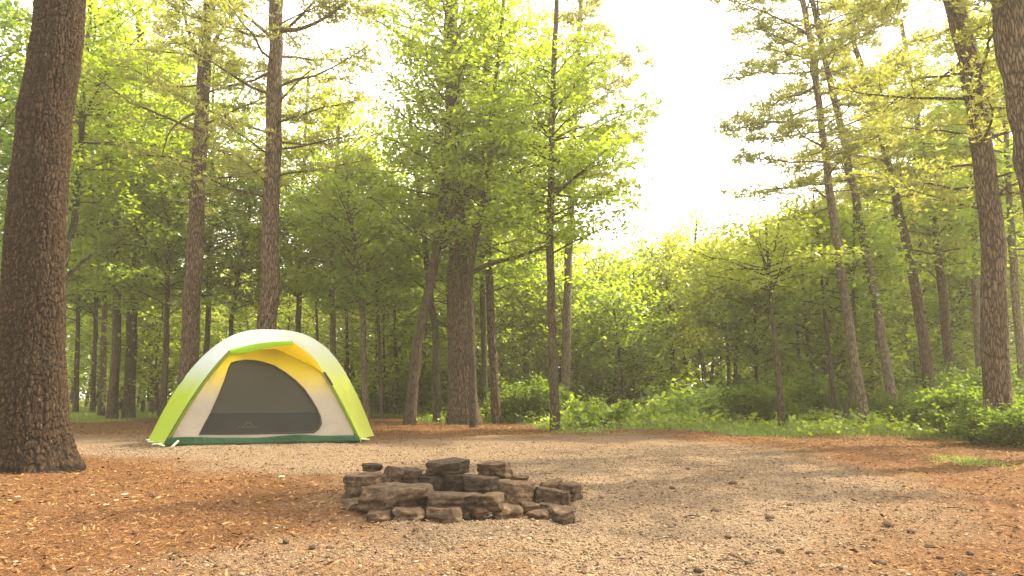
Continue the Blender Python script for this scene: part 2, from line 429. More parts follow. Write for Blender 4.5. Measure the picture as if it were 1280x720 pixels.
# pine directly behind the tent
b, p = stem(16.5, [(331, 540), (335, 400), (341, 180), (346, 30)], 16)
tree('pine_tree', 'stout reddish pine standing directly behind the peak of the tent', 'pine tree', b, p, 0.23, 0.13,
     M['bark_red'], M['needle'], [pine(5.2, 15.5, 3.0, 36, keep=0.85)], 3,
     limbs=[([at(345, 38, 16.5), at(375, 36, 16.3), at(410, 20, 16.1), at(445, -8, 16)], 0.06, 0.02, pine(8.3, 10, 1.0, 8)),
            ([at(343, 50, 16.5), at(320, 30, 16.7), at(300, 15, 16.9), at(270, 0, 17)], 0.05, 0.02),
            ([at(344, 48, 16.5), at(365, 30, 16.4), at(390, 5, 16.3), at(402, -15, 16.2)], 0.045, 0.02),
            ([at(341, 187, 16.5), at(370, 184, 16.2), at(410, 175, 15.9), at(448, 168, 15.7)], 0.035, 0.012),
            ([at(343, 135, 16.5), at(360, 115, 16.4), at(380, 95, 16.2), at(393, 85, 16.2)], 0.03, 0.012)])
# big central pine
b, p = stem(20.5, [(580, 532), (575, 400), (570, 260), (566, 120)], 17)
tree('pine_tree', 'thick central pine with flared base, widest trunk behind the fire ring', 'pine tree', b, p, 0.39, 0.14,
     M['bark_red'], M['leaf_bright'], [layer(9.0, 16.5, 2.6, 28, leaf=0.15, per=7)], 4, flare=0.45,
     limbs=[([at(566, 110, 20.5), at(548, 80, 20.3), at(520, 55, 20), at(470, 25, 19.8)], 0.08, 0.02, layer(9.5, 12.5, 1.1, 8, per=6)),
            ([at(566, 110, 20.5), at(572, 60, 20.5), at(580, 10, 20.6), at(588, -60, 20.8)], 0.07, 0.03)])
# bright maple-like trees of the central clump
b, p = stem(17.4, [(694, 540), (690, 400), (688, 300), (690, 170), (694, 60)], 13.5)
tree('broadleaf_tree', 'slim straight dark trunk with bright yellow-green crown beside the open sky', 'tree', b, p, 0.115, 0.05,
     M['bark_dark'], M['leaf_bright'], [layer(4.6, 9.8, 2.1, 40, leaf=0.14, per=9, bias=(0.1, 0.12)), layer(4.3, 9.0, 1.5, 14, leaf=0.14, per=9)], 5, flare=0.15)
b, p = stem(19.2, [(512, 524), (520, 440), (532, 380), (548, 300), (556, 220), (562, 120)], 13.5, lean=0.02)
tree('broadleaf_tree', 'dark curving trunk leaning towards the thick central pine, under bright green leaves', 'tree', b, p, 0.15, 0.06,
     M['bark_dark'], M['leaf_bright'], [layer(5.0, 13, 2.5, 46, leaf=0.14, per=8)], 6, flare=0.3,
     limbs=[([at(548, 302, 19.2), at(566, 268, 19.0), at(585, 238, 18.8), at(605, 208, 18.7)], 0.09, 0.045, layer(6.5, 8.5, 1.4, 10)),
            ([at(549, 296, 19.2), at(548, 262, 19.4), at(556, 226, 19.5), at(550, 170, 19.6)], 0.05, 0.03)])
b, p = stem(19.0, [(592, 524), (590, 430), (588, 342), (606, 240), (618, 120)], 12.5)
tree('broadleaf_tree', 'thin dark trunk right beside the thick central pine sending one long bough out sideways', 'tree', b, p, 0.10, 0.05,
     M['bark_dark'], M['leaf_bright'], [layer(5.2, 12.2, 2.3, 46, leaf=0.14, per=9)], 7, flare=0.2,
     limbs=[([at(589, 342, 19.0), at(612, 330, 18.7), at(650, 320, 18.4), at(690, 304, 18.0)], 0.07, 0.035)])
b, p = stem(22.0, [(546, 518), (545, 430), (538, 370), (530, 300)], 10)
tree('broadleaf_tree', 'short dark trunk seen between the curving trunk and the thick central pine', 'tree', b, p, 0.12, 0.06,
     M['bark_dark'], M['leaf_mid'], [layer(4.2, 9.6, 2.3, 30, per=8)], 8, flare=0.2)
b, p = stem(21.0, [(621, 531), (616, 440), (612, 360), (610, 260)], 13)
tree('pine_tree', 'brown trunk standing right of the thick central pine, half hidden by leafy sprays', 'pine tree', b, p, 0.14, 0.07,
     M['bark_red'], M['leaf_mid'], [layer(3.9, 12, 2.2, 40, per=7)], 9, flare=0.15)
b, p = stem(24.0, [(607, 520), (605, 440), (603, 350), (604, 250)], 12)
tree('broadleaf_tree', 'dark shaded trunk close behind the leafy brown trunk right of the central pine', 'tree', b, p, 0.11, 0.06,
     M['bark_dark'], M['leaf_mid'], [layer(4.5, 11.5, 2.2, 30, per=7)], 10, flare=0.15)
b, p = stem(24.5, [(706, 520), (710, 350), (716, 200), (722, 80)], 16.5)
tree('pine_tree', 'tall olive-needled pine behind the slim yellow-green tree, its top against the open sky', 'pine tree', b, p, 0.17, 0.07,
     M['bark_grey'], M['needle'], [pine(7.5, 16.5, 2.7, 44, per=4, leaf=0.14, bias=(0.2, 0.15))], 11)
# left stand
b, p = stem(25.0, [(162, 506), (165, 400), (170, 300), (172, 160)], 15)
tree('broadleaf_tree', 'thickest trunk of the dark group on the grass left of the tent', 'tree', b, p, 0.20, 0.09,
     M['bark_dark'], M['leaf_bright'], [broad(5.5, 15, 3.3, 44, per=9)], 12, flare=0.2,
     limbs=[([at(172, 165, 25), at(180, 140, 25), at(198, 122, 24.8), at(215, 108, 24.6)], 0.07, 0.03),
            ([at(171, 170, 25), at(160, 148, 25), at(150, 120, 25), at(148, 80, 25)], 0.06, 0.03),
            ([at(172, 225, 25), at(190, 190, 24.6), at(215, 186, 24.4), at(238, 205, 24.2)], 0.05, 0.02)])
b, p = stem(24.5, [(141, 506), (145, 430), (146, 330), (140, 220)], 13.5)
tree('broadleaf_tree', 'second thickest trunk of the dark group on the grass left of the tent', 'tree', b, p, 0.16, 0.07,
     M['bark_dark'], M['leaf_mid'], [layer(4.2, 13, 3.0, 44, per=9)], 13, flare=0.4)
b, p = stem(20.0, [(60, 540), (78, 345), (96, 255), (104, 120), (112, 20)], 13)
tree('broadleaf_tree', 'bright-leaved tree mostly behind the huge furrowed trunk with one slanting dark bough', 'tree', b, p, 0.13, 0.05,
     M['bark_dark'], M['leaf_bright'], [layer(6.2, 13, 3.0, 44, per=9)], 14,
     limbs=[([at(62, 390, 20), at(80, 352, 20), at(95, 335, 20), at(115, 318, 20)], 0.06, 0.03),
            ([at(98, 104, 20), at(120, 92, 19.9), at(150, 68, 19.8), at(180, 40, 19.7)], 0.05, 0.02, layer(9, 11, 1.4, 10))])
for i, (Y, pix, H, r, bark, lm, cr, lab) in enumerate([
    (27, [(128, 503), (130, 420), (132, 300), (135, 200)], 14, .12, 'bark_dark', 'leaf_mid', layer(4.6, 13.5, 2.8, 34), 'narrow dark trunk between the thinnest and second thickest trunks on the grass'),
    (29, [(117, 498), (119, 420), (122, 320), (124, 200)], 13, .10, 'bark_dark', 'leaf_deep', layer(4.0, 12.5, 2.8, 34), 'thinnest trunk of the dark group on the grass left of the tent'),
    (23, [(204, 508), (208, 420), (210, 330), (212, 260)], 10, .11, 'bark_dark', 'leaf_mid', layer(3.6, 9.6, 2.4, 34), 'dark trunk at the tent left corner, behind its green side panel'),
    (30, [(96, 495), (97, 430), (98, 330), (98, 240)], 13, .11, 'bark_dark', 'leaf_deep', broad(4.0, 13, 3.2, 38), 'shaded trunk on the grass close beside the huge furrowed pine'),
    (18.5, [(-45, 540), (-38, 330), (-30, 180)], 12, .16, 'bark_dark', 'leaf_deep', layer(3.0, 12, 3.0, 44), 'deep green tree glimpsed past the outer edge of the huge furrowed pine'),
    (28, [(78, 500), (80, 350), (84, 200)], 14, .12, 'bark_grey', 'leaf_bright', broad(5.0, 14, 3.2, 40), 'sunlit tree behind the huge furrowed pine'),
    (24, [(255, 500), (260, 400), (264, 260), (266, 150)], 14, .11, 'bark_dark', 'leaf_mid', layer(3.9, 12.5, 2.4, 48, keep=.8), 'dark thin trunk close behind the pine left of the tent roof'),
    (25, [(284, 500), (290, 400), (302, 320), (316, 245)], 11, .10, 'bark_dark', 'leaf_mid', layer(4.1, 9.4, 2.2, 30), 'slim dark trunk leaning right between the two pines behind the tent'),
    (26, [(372, 500), (373, 400), (376, 280), (380, 200)], 13, .13, 'bark_grey', 'leaf_olive', layer(4.6, 13, 2.8, 50, keep=.7), 'grey trunk just right of the pine behind the tent peak'),
    (24, [(418, 510), (416, 400), (414, 320), (418, 250)], 11.5, .12, 'bark_grey', 'leaf_olive', layer(4.2, 11, 2.6, 46, keep=.75), 'grey trunk above the right slope of the tent'),
    (26, [(398, 505), (396, 400), (392, 330), (390, 260)], 10, .07, 'bark_grey', 'leaf_mid', layer(4.4, 8.2, 1.9, 24), 'thinnest sapling above the right slope of the tent'),
    (21.5, [(458, 517), (455, 450), (452, 380), (446, 330)], 8.4, .11, 'bark_grey', 'leaf_mid', layer(3.4, 8.0, 2.2, 34), 'pale mottled trunk standing just past the tent right corner'),
    (26, [(478, 508), (474, 430), (470, 350), (468, 290)], 10, .08, 'bark_grey', 'leaf_bright', layer(4.4, 9.8, 2.2, 36, keep=.8), 'thin straight sapling between the tent and the dark curving trunk'),
    (29, [(437, 505), (434, 430), (432, 350)], 9.5, .08, 'bark_dark', 'leaf_mid', layer(4.2, 9.2, 2.2, 30), 'thin dark trunk seen just behind the pale mottled trunk by the tent'),
    (29, [(498, 505), (494, 420), (492, 330)], 9.5, .08, 'bark_dark', 'leaf_mid', layer(4.0, 9, 2.4, 30), 'thin dark sapling directly left of the curving trunk'),
    ]):
    H = min(H, cr['z1'] + .2); cr['per'] *= 1.25 if pix[0][0] < 480 else 1
    b, p = stem(Y, pix, H)
    tree('broadleaf_tree', lab, 'tree', b, p, r, r * 0.35, M[bark], M[lm], [cr], 30 + i, flare=0.2, sides=10)
# right-hand pines
b, p = stem(18.6, [(1083, 545), (1065, 430), (1048, 320), (1030, 180), (1014, 60)], 17, lean=-.12)
tree('pine_tree', 'leaning pine with smooth grey-brown trunk whose feathery crown overhangs the open sky', 'pine tree', b, p, 0.135, 0.05,
     M['bark_grey'], M['needle'], [pine(5.8, 17, 2.7, 62, per=3.4, bias=(PI, 0.15), leaf=0.13, bare=.4)], 60, flare=0.2)
b, p = stem(19.2, [(1122, 537), (1103, 430), (1084, 320), (1060, 200), (1040, 110)], 17, lean=-.15)
tree('pine_tree', 'second leaning pine, parallel to and right of the one overhanging the open sky', 'pine tree', b, p, 0.135, 0.05,
     M['bark_grey'], M['needle'], [pine(6.6, 17, 2.3, 50, per=3.2, bare=.4)], 61, flare=0.2)
b, p = stem(22.5, [(1168, 528), (1153, 420), (1130, 290), (1100, 165)], 15, lean=-.2)
tree('pine_tree', 'third leaning pine from the open sky, its foot hidden by the leafy shrub bank', 'pine tree', b, p, 0.19, 0.06,
     M['bark_red'], M['needle'], [pine(6.4, 15, 2.4, 46, per=3.2, bare=.35)], 62, flare=0.2)
b, p = stem(24.0, [(1196, 520), (1180, 390), (1168, 280), (1150, 170)], 14)
tree('pine_tree', 'faded brown pine trunk between the third leaning pine and the rough bent trunk', 'pine tree', b, p, 0.17, 0.07,
     M['bark_red'], M['leaf_olive'], [layer(5.0, 13, 2.5, 40, per=7)], 63, flare=0.2)
b, p = stem(13.0, [(1252, 560), (1246, 470), (1240, 300), (1224, 150), (1196, 20)], 12)
tree('pine_tree', 'rough dark bent pine trunk rising out of the shrub bank', 'pine tree', b, p, 0.225, 0.14,
     M['bark_red'], M['needle'], [pine(4.2, 12, 2.6, 36, per=2.8, keep=0.75)], 64, flare=0.1, sides=24,
     limbs=[([at(1243, 250, 13), at(1256, 236, 12.9), at(1275, 228, 12.8), at(1300, 220, 12.7)], 0.035, 0.015)])
b, p = stem(10.0, [(1345, 600), (1310, 300), (1284, 140), (1262, 10)], 12)
tree('pine_tree', 'big dark furrowed trunk cut off by the upper corner of the photo', 'pine tree', b, p, 0.27, 0.17,
     M['bark_red'], M['needle'], [pine(6.5, 12, 2.8, 30)], 65, sides=26,
     limbs=[([at(1270, 60, 10), at(1245, 70, 10.2), at(1215, 78, 10.4), at(1190, 70, 10.6)], 0.03, 0.012, None)][:0])
for i, (Y, pix, H, r, bark, lm, cr, kind, lab) in enumerate([
    (17.8, [(978, 541), (972, 460), (964, 380), (960, 320)], 5.2, .085, 'bark_dark', 'leaf_olive', layer(3.6, 4.9, 2.0, 24, leaf=.12), 'b', 'flat-topped small tree with dark trunk at the clearing edge, left of the leaning pines'),
    (21, [(1046, 538), (1040, 480), (1030, 380), (1022, 300)], 7.0, .075, 'bark_dark', 'leaf_olive', layer(4.2, 6.6, 1.8, 28), 'b', 'thin dark trunk immediately left of the first leaning pine'),
    (19.6, [(1052, 542), (1062, 500), (1067, 450), (1067, 410)], 6.0, .075, 'bark_dark', 'leaf_mid', layer(3.2, 6, 1.5, 20), 'b', 'short dark crooked trunk curving in behind the first leaning pine'),
    (26, [(1024, 533), (1016, 460), (1006, 390), (1000, 310)], 7.6, .09, 'bark_grey', 'leaf_olive', broad(4.0, 7.2, 2.0, 30), 'b', 'slender grey trunk between the flat-topped small tree and the leaning pines'),
    (28, [(1000, 525), (998, 440), (994, 370), (990, 310)], 7.8, .08, 'bark_grey', 'leaf_mid', broad(3.2, 7.4, 2.1, 32), 'b', 'spindly pale trunk right behind the flat-topped small tree'),
    (30, [(1134, 520), (1132, 420), (1130, 350)], 9, .08, 'bark_dark', 'leaf_olive', layer(4.0, 8.6, 2.2, 30), 'b', 'thin upright trunk seen between the second and third leaning pines'),
    (27, [(1100, 520), (1096, 430), (1090, 340)], 9, .08, 'bark_grey', 'leaf_olive', layer(4.0, 8.6, 2.2, 30), 'b', 'thin upright trunk seen between the first and second leaning pines'),
    (23, [(1228, 520), (1222, 420), (1218, 300), (1214, 150)], 15, .13, 'bark_grey', 'needle', pine(6, 15, 2.6, 44, per=3.2), 'p', 'pale hazy pine just left of the rough bent trunk'),
    (20, [(1282, 530), (1276, 440), (1268, 350), (1262, 250)], 12.5, .13, 'bark_grey', 'leaf_mid', layer(4.6, 12, 2.5, 40), 'b', 'grey-brown trunk just right of the rough bent trunk'),
    (27, [(1320, 520), (1312, 400), (1300, 250)], 14, .15, 'bark_red', 'leaf_bright', broad(3.6, 14, 3.2, 44), 'b', 'leafy tree crowding the picture edge below the big cut-off trunk'),
    (30, [(1160, 515), (1158, 420), (1150, 300)], 14, .12, 'bark_red', 'needle', pine(5, 14, 2.8, 44, per=4), 'p', 'dim pine deep in the wood behind the third leaning pine'),
    (33, [(892, 500), (872, 420), (868, 350), (870, 290)], 9.2, .12, 'bark_grey', 'leaf_olive', broad(4.2, 8.8, 2.8, 36, per=7, keep=.85), 'b', 'tallest forked tree of the low wood under the open sky'),
    (27, [(911, 529), (911, 470), (908, 400), (905, 330)], 6.8, .09, 'bark_grey', 'leaf_olive', broad(3.4, 6.4, 1.9, 30), 'b', 'left stem of the twin grey trunks in the low wood'),
    (27.3, [(918, 529), (919, 470), (922, 400), (926, 330)], 6.9, .08, 'bark_grey', 'leaf_olive', broad(3.6, 6.5, 1.9, 30), 'b', 'right stem of the twin grey trunks in the low wood'),
    (26, [(948, 530), (946, 470), (944, 400)], 5.8, .08, 'bark_dark', 'leaf_mid', broad(2.0, 5.5, 1.8, 32), 'b', 'dense leafy tree between the twin grey trunks and the flat-topped small tree'),
    (31, [(842, 512), (841, 450), (838, 400)], 7.4, .13, 'bark_grey', 'leaf_olive', broad(3.0, 7.4, 2.4, 34), 'b', 'grey trunk standing left of the tallest forked tree of the low wood'),
    (36, [(822, 506), (822, 450), (818, 410)], 7.2, .11, 'bark_dark', 'leaf_olive', broad(2.8, 7.2, 2.6, 34), 'b', 'shadowed trunk second left of the tallest forked tree of the low wood'),
    (34, [(742, 510), (744, 440), (750, 380)], 7.6, .10, 'bark_dark', 'leaf_olive', broad(3.6, 7.6, 2.4, 34), 'b', 'left one of two slim stems just right of the slim yellow-green tree'),
    (34.6, [(752, 510), (756, 440), (764, 390)], 7.2, .09, 'bark_dark', 'leaf_mid', broad(3.4, 7.2, 2.2, 34), 'b', 'right one of two slim stems just right of the slim yellow-green tree'),
    (26, [(780, 530), (780, 495), (776, 460)], 4.6, .07, 'bark_dark', 'leaf_mid', broad(1.6, 4.5, 1.6, 30), 'b', 'low round green tree over its stem at the clearing edge'),
    (28, [(723, 525), (718, 490), (714, 450)], 5.6, .07, 'bark_dark', 'leaf_mid', broad(1.5, 5.5, 1.8, 32), 'b', 'low leafy tree with leaning stem immediately right of the slim straight trunk'),
    (40, [(790, 505), (792, 450), (796, 400)], 7.6, .12, 'bark_grey', 'leaf_olive', broad(2.2, 7.6, 3.0, 38), 'b', 'pale green tree filling the skyline dip left of the low wood'),
    (38, [(862, 505), (856, 450), (850, 400)], 9.0, .10, 'bark_grey', 'leaf_mid', broad(2.5, 7.8, 2.6, 34), 'b', 'soft green tree hidden behind the tallest forked tree of the low wood'),
    (29, [(655, 520), (656, 450), (660, 350)], 9.6, .10, 'bark_grey', 'leaf_bright', layer(2.8, 9.2, 2.6, 44), 'b', 'sunny leafy tree between the brown trunk and the slim straight trunk'),
    (27, [(570, 520), (563, 450), (560, 380)], 8.5, .09, 'bark_dark', 'leaf_mid', layer(3.0, 8.2, 2.2, 34), 'b', 'leafy sapling peeping out behind the thick central pine'),
    (36, [(640, 510), (640, 430), (642, 330)], 13, .13, 'bark_grey', 'leaf_olive', broad(4, 13, 3.2, 44), 'b', 'far olive tree rising behind the sunny leafy tree'),
    ]):
    H = min(H, cr['z1'] + .2); cr['per'] *= 1.25 if pix[0][0] < 480 else 1
    b, p = stem(Y, pix, H)
    tree('pine_tree' if kind == 'p' else 'broadleaf_tree', lab, 'pine tree' if kind == 'p' else 'tree', b, p, r, r * 0.35, M[bark], M[lm], [cr], 80 + i, flare=0.2, sides=10)

# ------------------------------------------------------------------ further trees of the wood, copies of six trees
def proto(name, H, r, bark, lm, crowns, seed, bend):
    rng = np.random.default_rng(seed)
    root = empty(name, (0, 0, 0))
    ctrl = [np.zeros(3), np.array([bend, 0.1, H * .35]), np.array([bend * .6, 0.2, H * .7]), np.array([bend * 1.4, 0, H])]
    axis, rad = trunk_mb(rng, ctrl, r, r * .3)
    w = MB(); lf = MB(); w.tube(axis, rad, 8, lump=.04, rng=rng)
    for c in crowns: grow(rng, axis, rad, c, w, lf)
    w.build('trunk', M[bark], root); lf.build('crown', M[lm], root, smooth=False)
    return root
protos = [
    proto('broadleaf_tree', 13, .13, 'bark_dark', 'leaf_deep', [layer(3.0, 13, 3.0, 44, leaf=.19, per=2.9, gap=.34)], 201, .3),
    proto('broadleaf_tree', 12, .12, 'bark_grey', 'leaf_mid', [broad(3.5, 12, 3.2, 44, leaf=.19, per=2.9, gap=.34)], 202, -.3),
    proto('broadleaf_tree', 9.5, .10, 'bark_dark', 'leaf_olive', [layer(2.2, 9.5, 2.6, 40, leaf=.18, per=2.9, gap=.34)], 203, .2),
    proto('broadleaf_tree', 8.5, .10, 'bark_grey', 'leaf_olive', [broad(2.6, 8.5, 2.6, 36, leaf=.18, per=2.6, gap=.36)], 204, -.4),
    proto('pine_tree', 15, .15, 'bark_red', 'needle', [pine(6.0, 15, 2.9, 46, leaf=.17, per=3.4)], 205, .3),
]
protos.append(proto('sapling', 5.2, .05, 'bark_dark', 'leaf_bright', [layer(.7, 5.2, 1.7, 30, leaf=.17, per=4.5, gap=.3)], 206, .2))
used = set()
rngw = np.random.default_rng(5)
groups = {
 'L': ('slender tree deep in the shady stand behind the grass and the tent', 'trees in the shady stand behind the tent'),
 'C': ('slender tree in the wood behind the thick central pine', 'trees behind the central pine'),
 'M': ('low tree at the back of the low wood under the open sky', 'trees at the back of the low wood'),
 'R': ('slender tree in the sunny wood behind the leaning pines', 'trees behind the leaning pines'),
}
def put(px, Y, k, z, s=1.0):
    src = protos[k]; x = at(px, 500, Y)[0]
    lab, grp = groups[z]
    sc = s * rngw.uniform(.88, 1.12)
    scale = (sc * rngw.uniform(.9, 1.1), sc * rngw.uniform(.9, 1.1), sc)
    loc = (x, Y, float(ground_h(x, Y)) - .05); rz = rngw.uniform(0, 6.28)
    if k in used: r = copy_thing(src, loc, rz, scale)
    else:
        r = src; used.add(k); r.location = loc; r.rotation_euler = (0, 0, rz); r.scale = scale
    if k == 4: lab, grp = lab.replace('slender tree', 'bare-stemmed pine'), grp.replace('trees', 'pines')
    if k == 5: lab, grp = lab.replace('slender tree', 'young bright sapling').replace('low tree', 'young bright sapling'), grp.replace('trees', 'saplings')
    tag(r, lab, 'pine tree' if k == 4 else 'tree', grp)
for px, Y, k, s in [(-60, 26, 0, 1), (-10, 30, 1, 1.1), (20, 34, 0, 1.1), (60, 36, 1, 1.1), (88, 40, 0, 1.1), (108, 35, 2, 1), (122, 41, 1, 1.1), (150, 33, 0, 1), (158, 42, 1, 1.15),
                    (180, 31, 2, 1), (186, 38, 0, 1), (196, 44, 1, 1.1), (222, 34, 2, 1), (236, 30, 2, .9), (246, 42, 1, .95), (270, 36, 3, 1), (300, 32, 2, .9), (318, 40, 3, 1.1), (352, 33, 2, .9), (362, 42, 3, 1.1),
                    (386, 36, 3, 1), (408, 42, 3, 1.1), (426, 34, 2, .85), (446, 39, 3, 1.05), (466, 35, 2, .85), (485, 42, 3, 1.1)]:
    put(px, Y, k, 'L', s * .8)
for px, Y, k, s in [(505, 35, 3, 1.05), (525, 32, 2, 1), (536, 41, 3, 1.2), (556, 37, 1, 1), (596, 34, 2, 1.05), (628, 31, 2, 1), (632, 42, 1, 1.1), (662, 38, 3, 1.2), (676, 33, 2, .95), (700, 41, 3, 1.1)]:
    put(px, Y, k, 'C', s)
for px, Y, k, s in [(728, 38, 3, .95), (765, 42, 3, 1.0), (806, 44, 3, 1.0), (830, 42, 2, .9), (850, 45, 3, 1.05), (884, 40, 3, 1.0), (902, 44, 2, .95), (930, 38, 3, 1.05), (956, 42, 2, 1.0), (968, 35, 3, 1.0)]:
    put(px, Y, k, 'M', s * (.82 if px < 850 else 1.0))
for px, Y, k, s in [(986, 39, 3, 1.15), (1012, 36, 2, 1), (1035, 42, 3, 1.25), (1058, 34, 2, 1), (1072, 40, 1, .95), (1112, 36, 2, 1.1), (1120, 43, 1, 1.1), (1146, 37, 1, 1), (1176, 34, 2, 1.1), (1188, 41, 1, 1.15),
                    (1206, 31, 2, 1.05), (1232, 36, 1, 1.1), (1250, 30, 2, 1.1), (1264, 40, 1, 1.2), (1290, 33, 2, 1.2), (1306, 38, 1, 1.1), (1345, 30, 1, 1.1), (1205, 35, 4, 1), (1060, 38, 4, .95), (1125, 33, 4, .9), (1250, 33, 4, 1.1), (320, 34, 4, .85), (195, 30, 4, .95), (440, 40, 4, .75)]:
    put(px, Y, k, 'R' if px > 900 else 'L', s)

for i in range(54):
    px = rngw.uniform(70, 1300); Y = rngw.uniform(26, 44)
    put(px, Y, 5, 'L' if px < 490 else 'C' if px < 715 else 'M' if px < 975 else 'R', rngw.uniform(.7, 1.3))

# far-off wood that closes the view behind them: one mass
rngf = np.random.default_rng(77)
w = MB(); lf = MB()
N = 190
for i in range(N):
    px = rngf.uniform(-250, 1530); Y = rngf.uniform(46, 70)
    x = at(px, 500, Y)[0]
    h = np.interp(px, [0, 240, 300, 520, 700, 730, 930, 1000, 1280], [14, 13, 10, 10, 11, 8.5, 10, 11, 14]) * rngf.uniform(.75, 1.05)
    w.tube([(x, Y, -.1), (x + rngf.normal(0, .4), Y, h * .5), (x + rngf.normal(0, .5), Y, h * .95)], [.17, .12, .04], 5, cap=False)
    n = 420
    nl = 34
    c = np.stack([x + rngf.normal(0, 1.7, nl), Y + rngf.normal(0, 1.5, nl), rngf.uniform(.10, 1, nl) * h], 1)
    P = c[rngf.integers(0, nl, n)] + rngf.normal(0, 1, (n, 3)) * [.75, .7, .4]
    leaves(lf, P, .5, rngf, .7)
o = w.build('far_trunks', M['bark_dark']); tag(o, kind='stuff')
o['label'] = 'dim trunks of the far-off wood'
o = lf.build('far_foliage', M['leaf_bright'], smooth=False); tag(o, kind='stuff'); o['label'] = 'soft green leaves of the far-off wood'

# ------------------------------------------------------------------ shrubs
def shrub_proto(name, seed, lm, H=1.0, R=.8, n=26, leaf=.085, per=20):
    rng = np.random.default_rng(seed); root = empty(name, (0, 0, 0))
    w = MB(); lf = MB(); c = []
    for i in range(n):
        az = rng.uniform(0, 6.28); el = rng.uniform(.15, 1.0); L = R * rng.uniform(.7, 1.1)
        P = limb_path(rng, np.array([rng.normal(0, .12), rng.normal(0, .12), 0]), az, L * math.cos(el * 1.2) + .08, 0, 0, 6)
        P[:, 2] += np.linspace(0, 1, 6) ** .7 * H * (.35 + .65 * el) * rng.uniform(.75, 1.05)
        w.tube(P, np.linspace(.014, .004, 6), 4, cap=False)
        for s in np.linspace(.3, 1, 8):
            q = np.array([np.interp(s, np.linspace(0, 1, 6), P[:, a]) for a in range(3)])
            c += [q + rng.normal(0, .06, 3), q + rng.normal(0, .1, 3)]
    P = spray(np.array(c), per, .09, .06, rng); P = P[P[:, 2] > .03]
    leaves(lf, P, leaf, rng, .5, .6)
    w.build('stem', M['bark_dark'], root); lf.build('foliage', M[lm], root, smooth=False)
    return root
sp = [shrub_proto('shrub', 301, 'shrub'), shrub_proto('shrub', 302, 'shrub', 1.0, .85), shrub_proto('shrub', 303, 'leaf_mid', .8, 1.0, 20, .13, 8)]
sused = set()
sl = [
 (1150, 534, 1, 1.15, 'leafy shrub at the low end of the bank before the third leaning pine'),
 (1182, 540, 1, 1.1, 'bright shrub between the third leaning pine and the rough bent trunk'),
 (1212, 548, 1, 1.25, 'tallest bright shrub of the bank, hiding the left foot of the rough bent trunk'),
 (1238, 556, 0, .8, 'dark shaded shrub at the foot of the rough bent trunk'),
 (1268, 558, 1, .95, 'leafy shrub at the picture edge beside the rough bent trunk'),
 (1290, 545, 1, 1.3, 'tall leafy shrub behind the leafy one at the picture edge'),
 (1195, 528, 0, 1.9, 'big mid-green shrub at the back of the shrub bank'),
 (1250, 530, 1, 2.0, 'broad leafy shrub behind the rough bent trunk'),
 (1106, 530, 0, 1.2, 'small shrub between the feet of the two leaning pines'),
 (1100, 520, 0, 2.2, 'rounded shrub in the undergrowth behind the leaning pines'),
 (1010, 527, 1, 1.6, 'leafy shrub between the flat-topped small tree and the first leaning pine'),
 (944, 531, 1, 1.4, 'bright shrub just left of the flat-topped small tree'),
 (885, 528, 2, 1.5, 'large-leaved shrub right of centre in the low bank along the clearing'),
 (856, 526, 2, 1.7, 'broad large-leaved shrub in the middle of the low bank along the clearing'),
 (832, 530, 2, 1.0, 'small large-leaved shrub at the left end of the low bank along the clearing'),
 (748, 533, 2, 1.1, 'lone pale large-leaved shrub just right of the slim straight trunk'),
 (735, 515, 1, 2.4, 'rounded bright bush behind the lone pale large-leaved shrub'),
 (812, 512, 0, 2.6, 'shaded bush behind the low bank, below the skyline dip'),
 (668, 528, 1, 1.5, 'leafy shrub just left of the slim straight trunk'),
 (644, 526, 1, 1.2, 'small leafy shrub beside the brown trunk'),
 (560, 521, 1, 1.7, 'leafy shrub filling the gap before the thick central pine'),
 (536, 520, 1, 1.8, 'leafy shrub between the curving trunk and the short dark trunk'),
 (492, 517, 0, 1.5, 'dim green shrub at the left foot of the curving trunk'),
 (470, 514, 1, 1.3, 'small shrub right of the pale mottled trunk by the tent'),
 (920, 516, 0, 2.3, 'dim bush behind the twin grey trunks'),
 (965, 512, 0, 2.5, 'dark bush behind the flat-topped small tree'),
 (1050, 515, 1, 2.3, 'sunny bush behind the first leaning pine'),
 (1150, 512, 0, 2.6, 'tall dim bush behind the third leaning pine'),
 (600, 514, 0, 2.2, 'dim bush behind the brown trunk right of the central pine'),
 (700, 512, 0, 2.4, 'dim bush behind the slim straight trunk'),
]
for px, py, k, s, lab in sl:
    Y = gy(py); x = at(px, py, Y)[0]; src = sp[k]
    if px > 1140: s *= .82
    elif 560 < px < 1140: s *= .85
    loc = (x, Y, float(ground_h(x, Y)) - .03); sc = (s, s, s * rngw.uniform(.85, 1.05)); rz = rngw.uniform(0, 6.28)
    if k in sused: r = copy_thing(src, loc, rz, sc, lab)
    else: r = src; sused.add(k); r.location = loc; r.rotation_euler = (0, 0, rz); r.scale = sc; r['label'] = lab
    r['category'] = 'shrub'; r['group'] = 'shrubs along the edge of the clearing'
# ------------------------------------------------------------------ ground
EDGE = [(-400, 527), (60, 531), (150, 527), (205, 523), (330, 521), (460, 519), (520, 526), (560, 531), (640, 531), (700, 541), (860, 541), (960, 546), (1080, 548), (1180, 552), (1230, 558), (1400, 566), (1800, 570)]
def edge_y(x, y):
    """distance at which the grass begins, for the direction of (x, y)"""
    px = 640 + FOC * x / np.maximum(y, 1) * 0.985
    pys = np.interp(px, [e[0] for e in EDGE], [e[1] for e in EDGE])
    v = (360 - pys) / FOC
    s = (math.sin(PITCH) + v * math.cos(PITCH)) / (math.cos(PITCH) - v * math.sin(PITCH))
    return -CAM_H / s

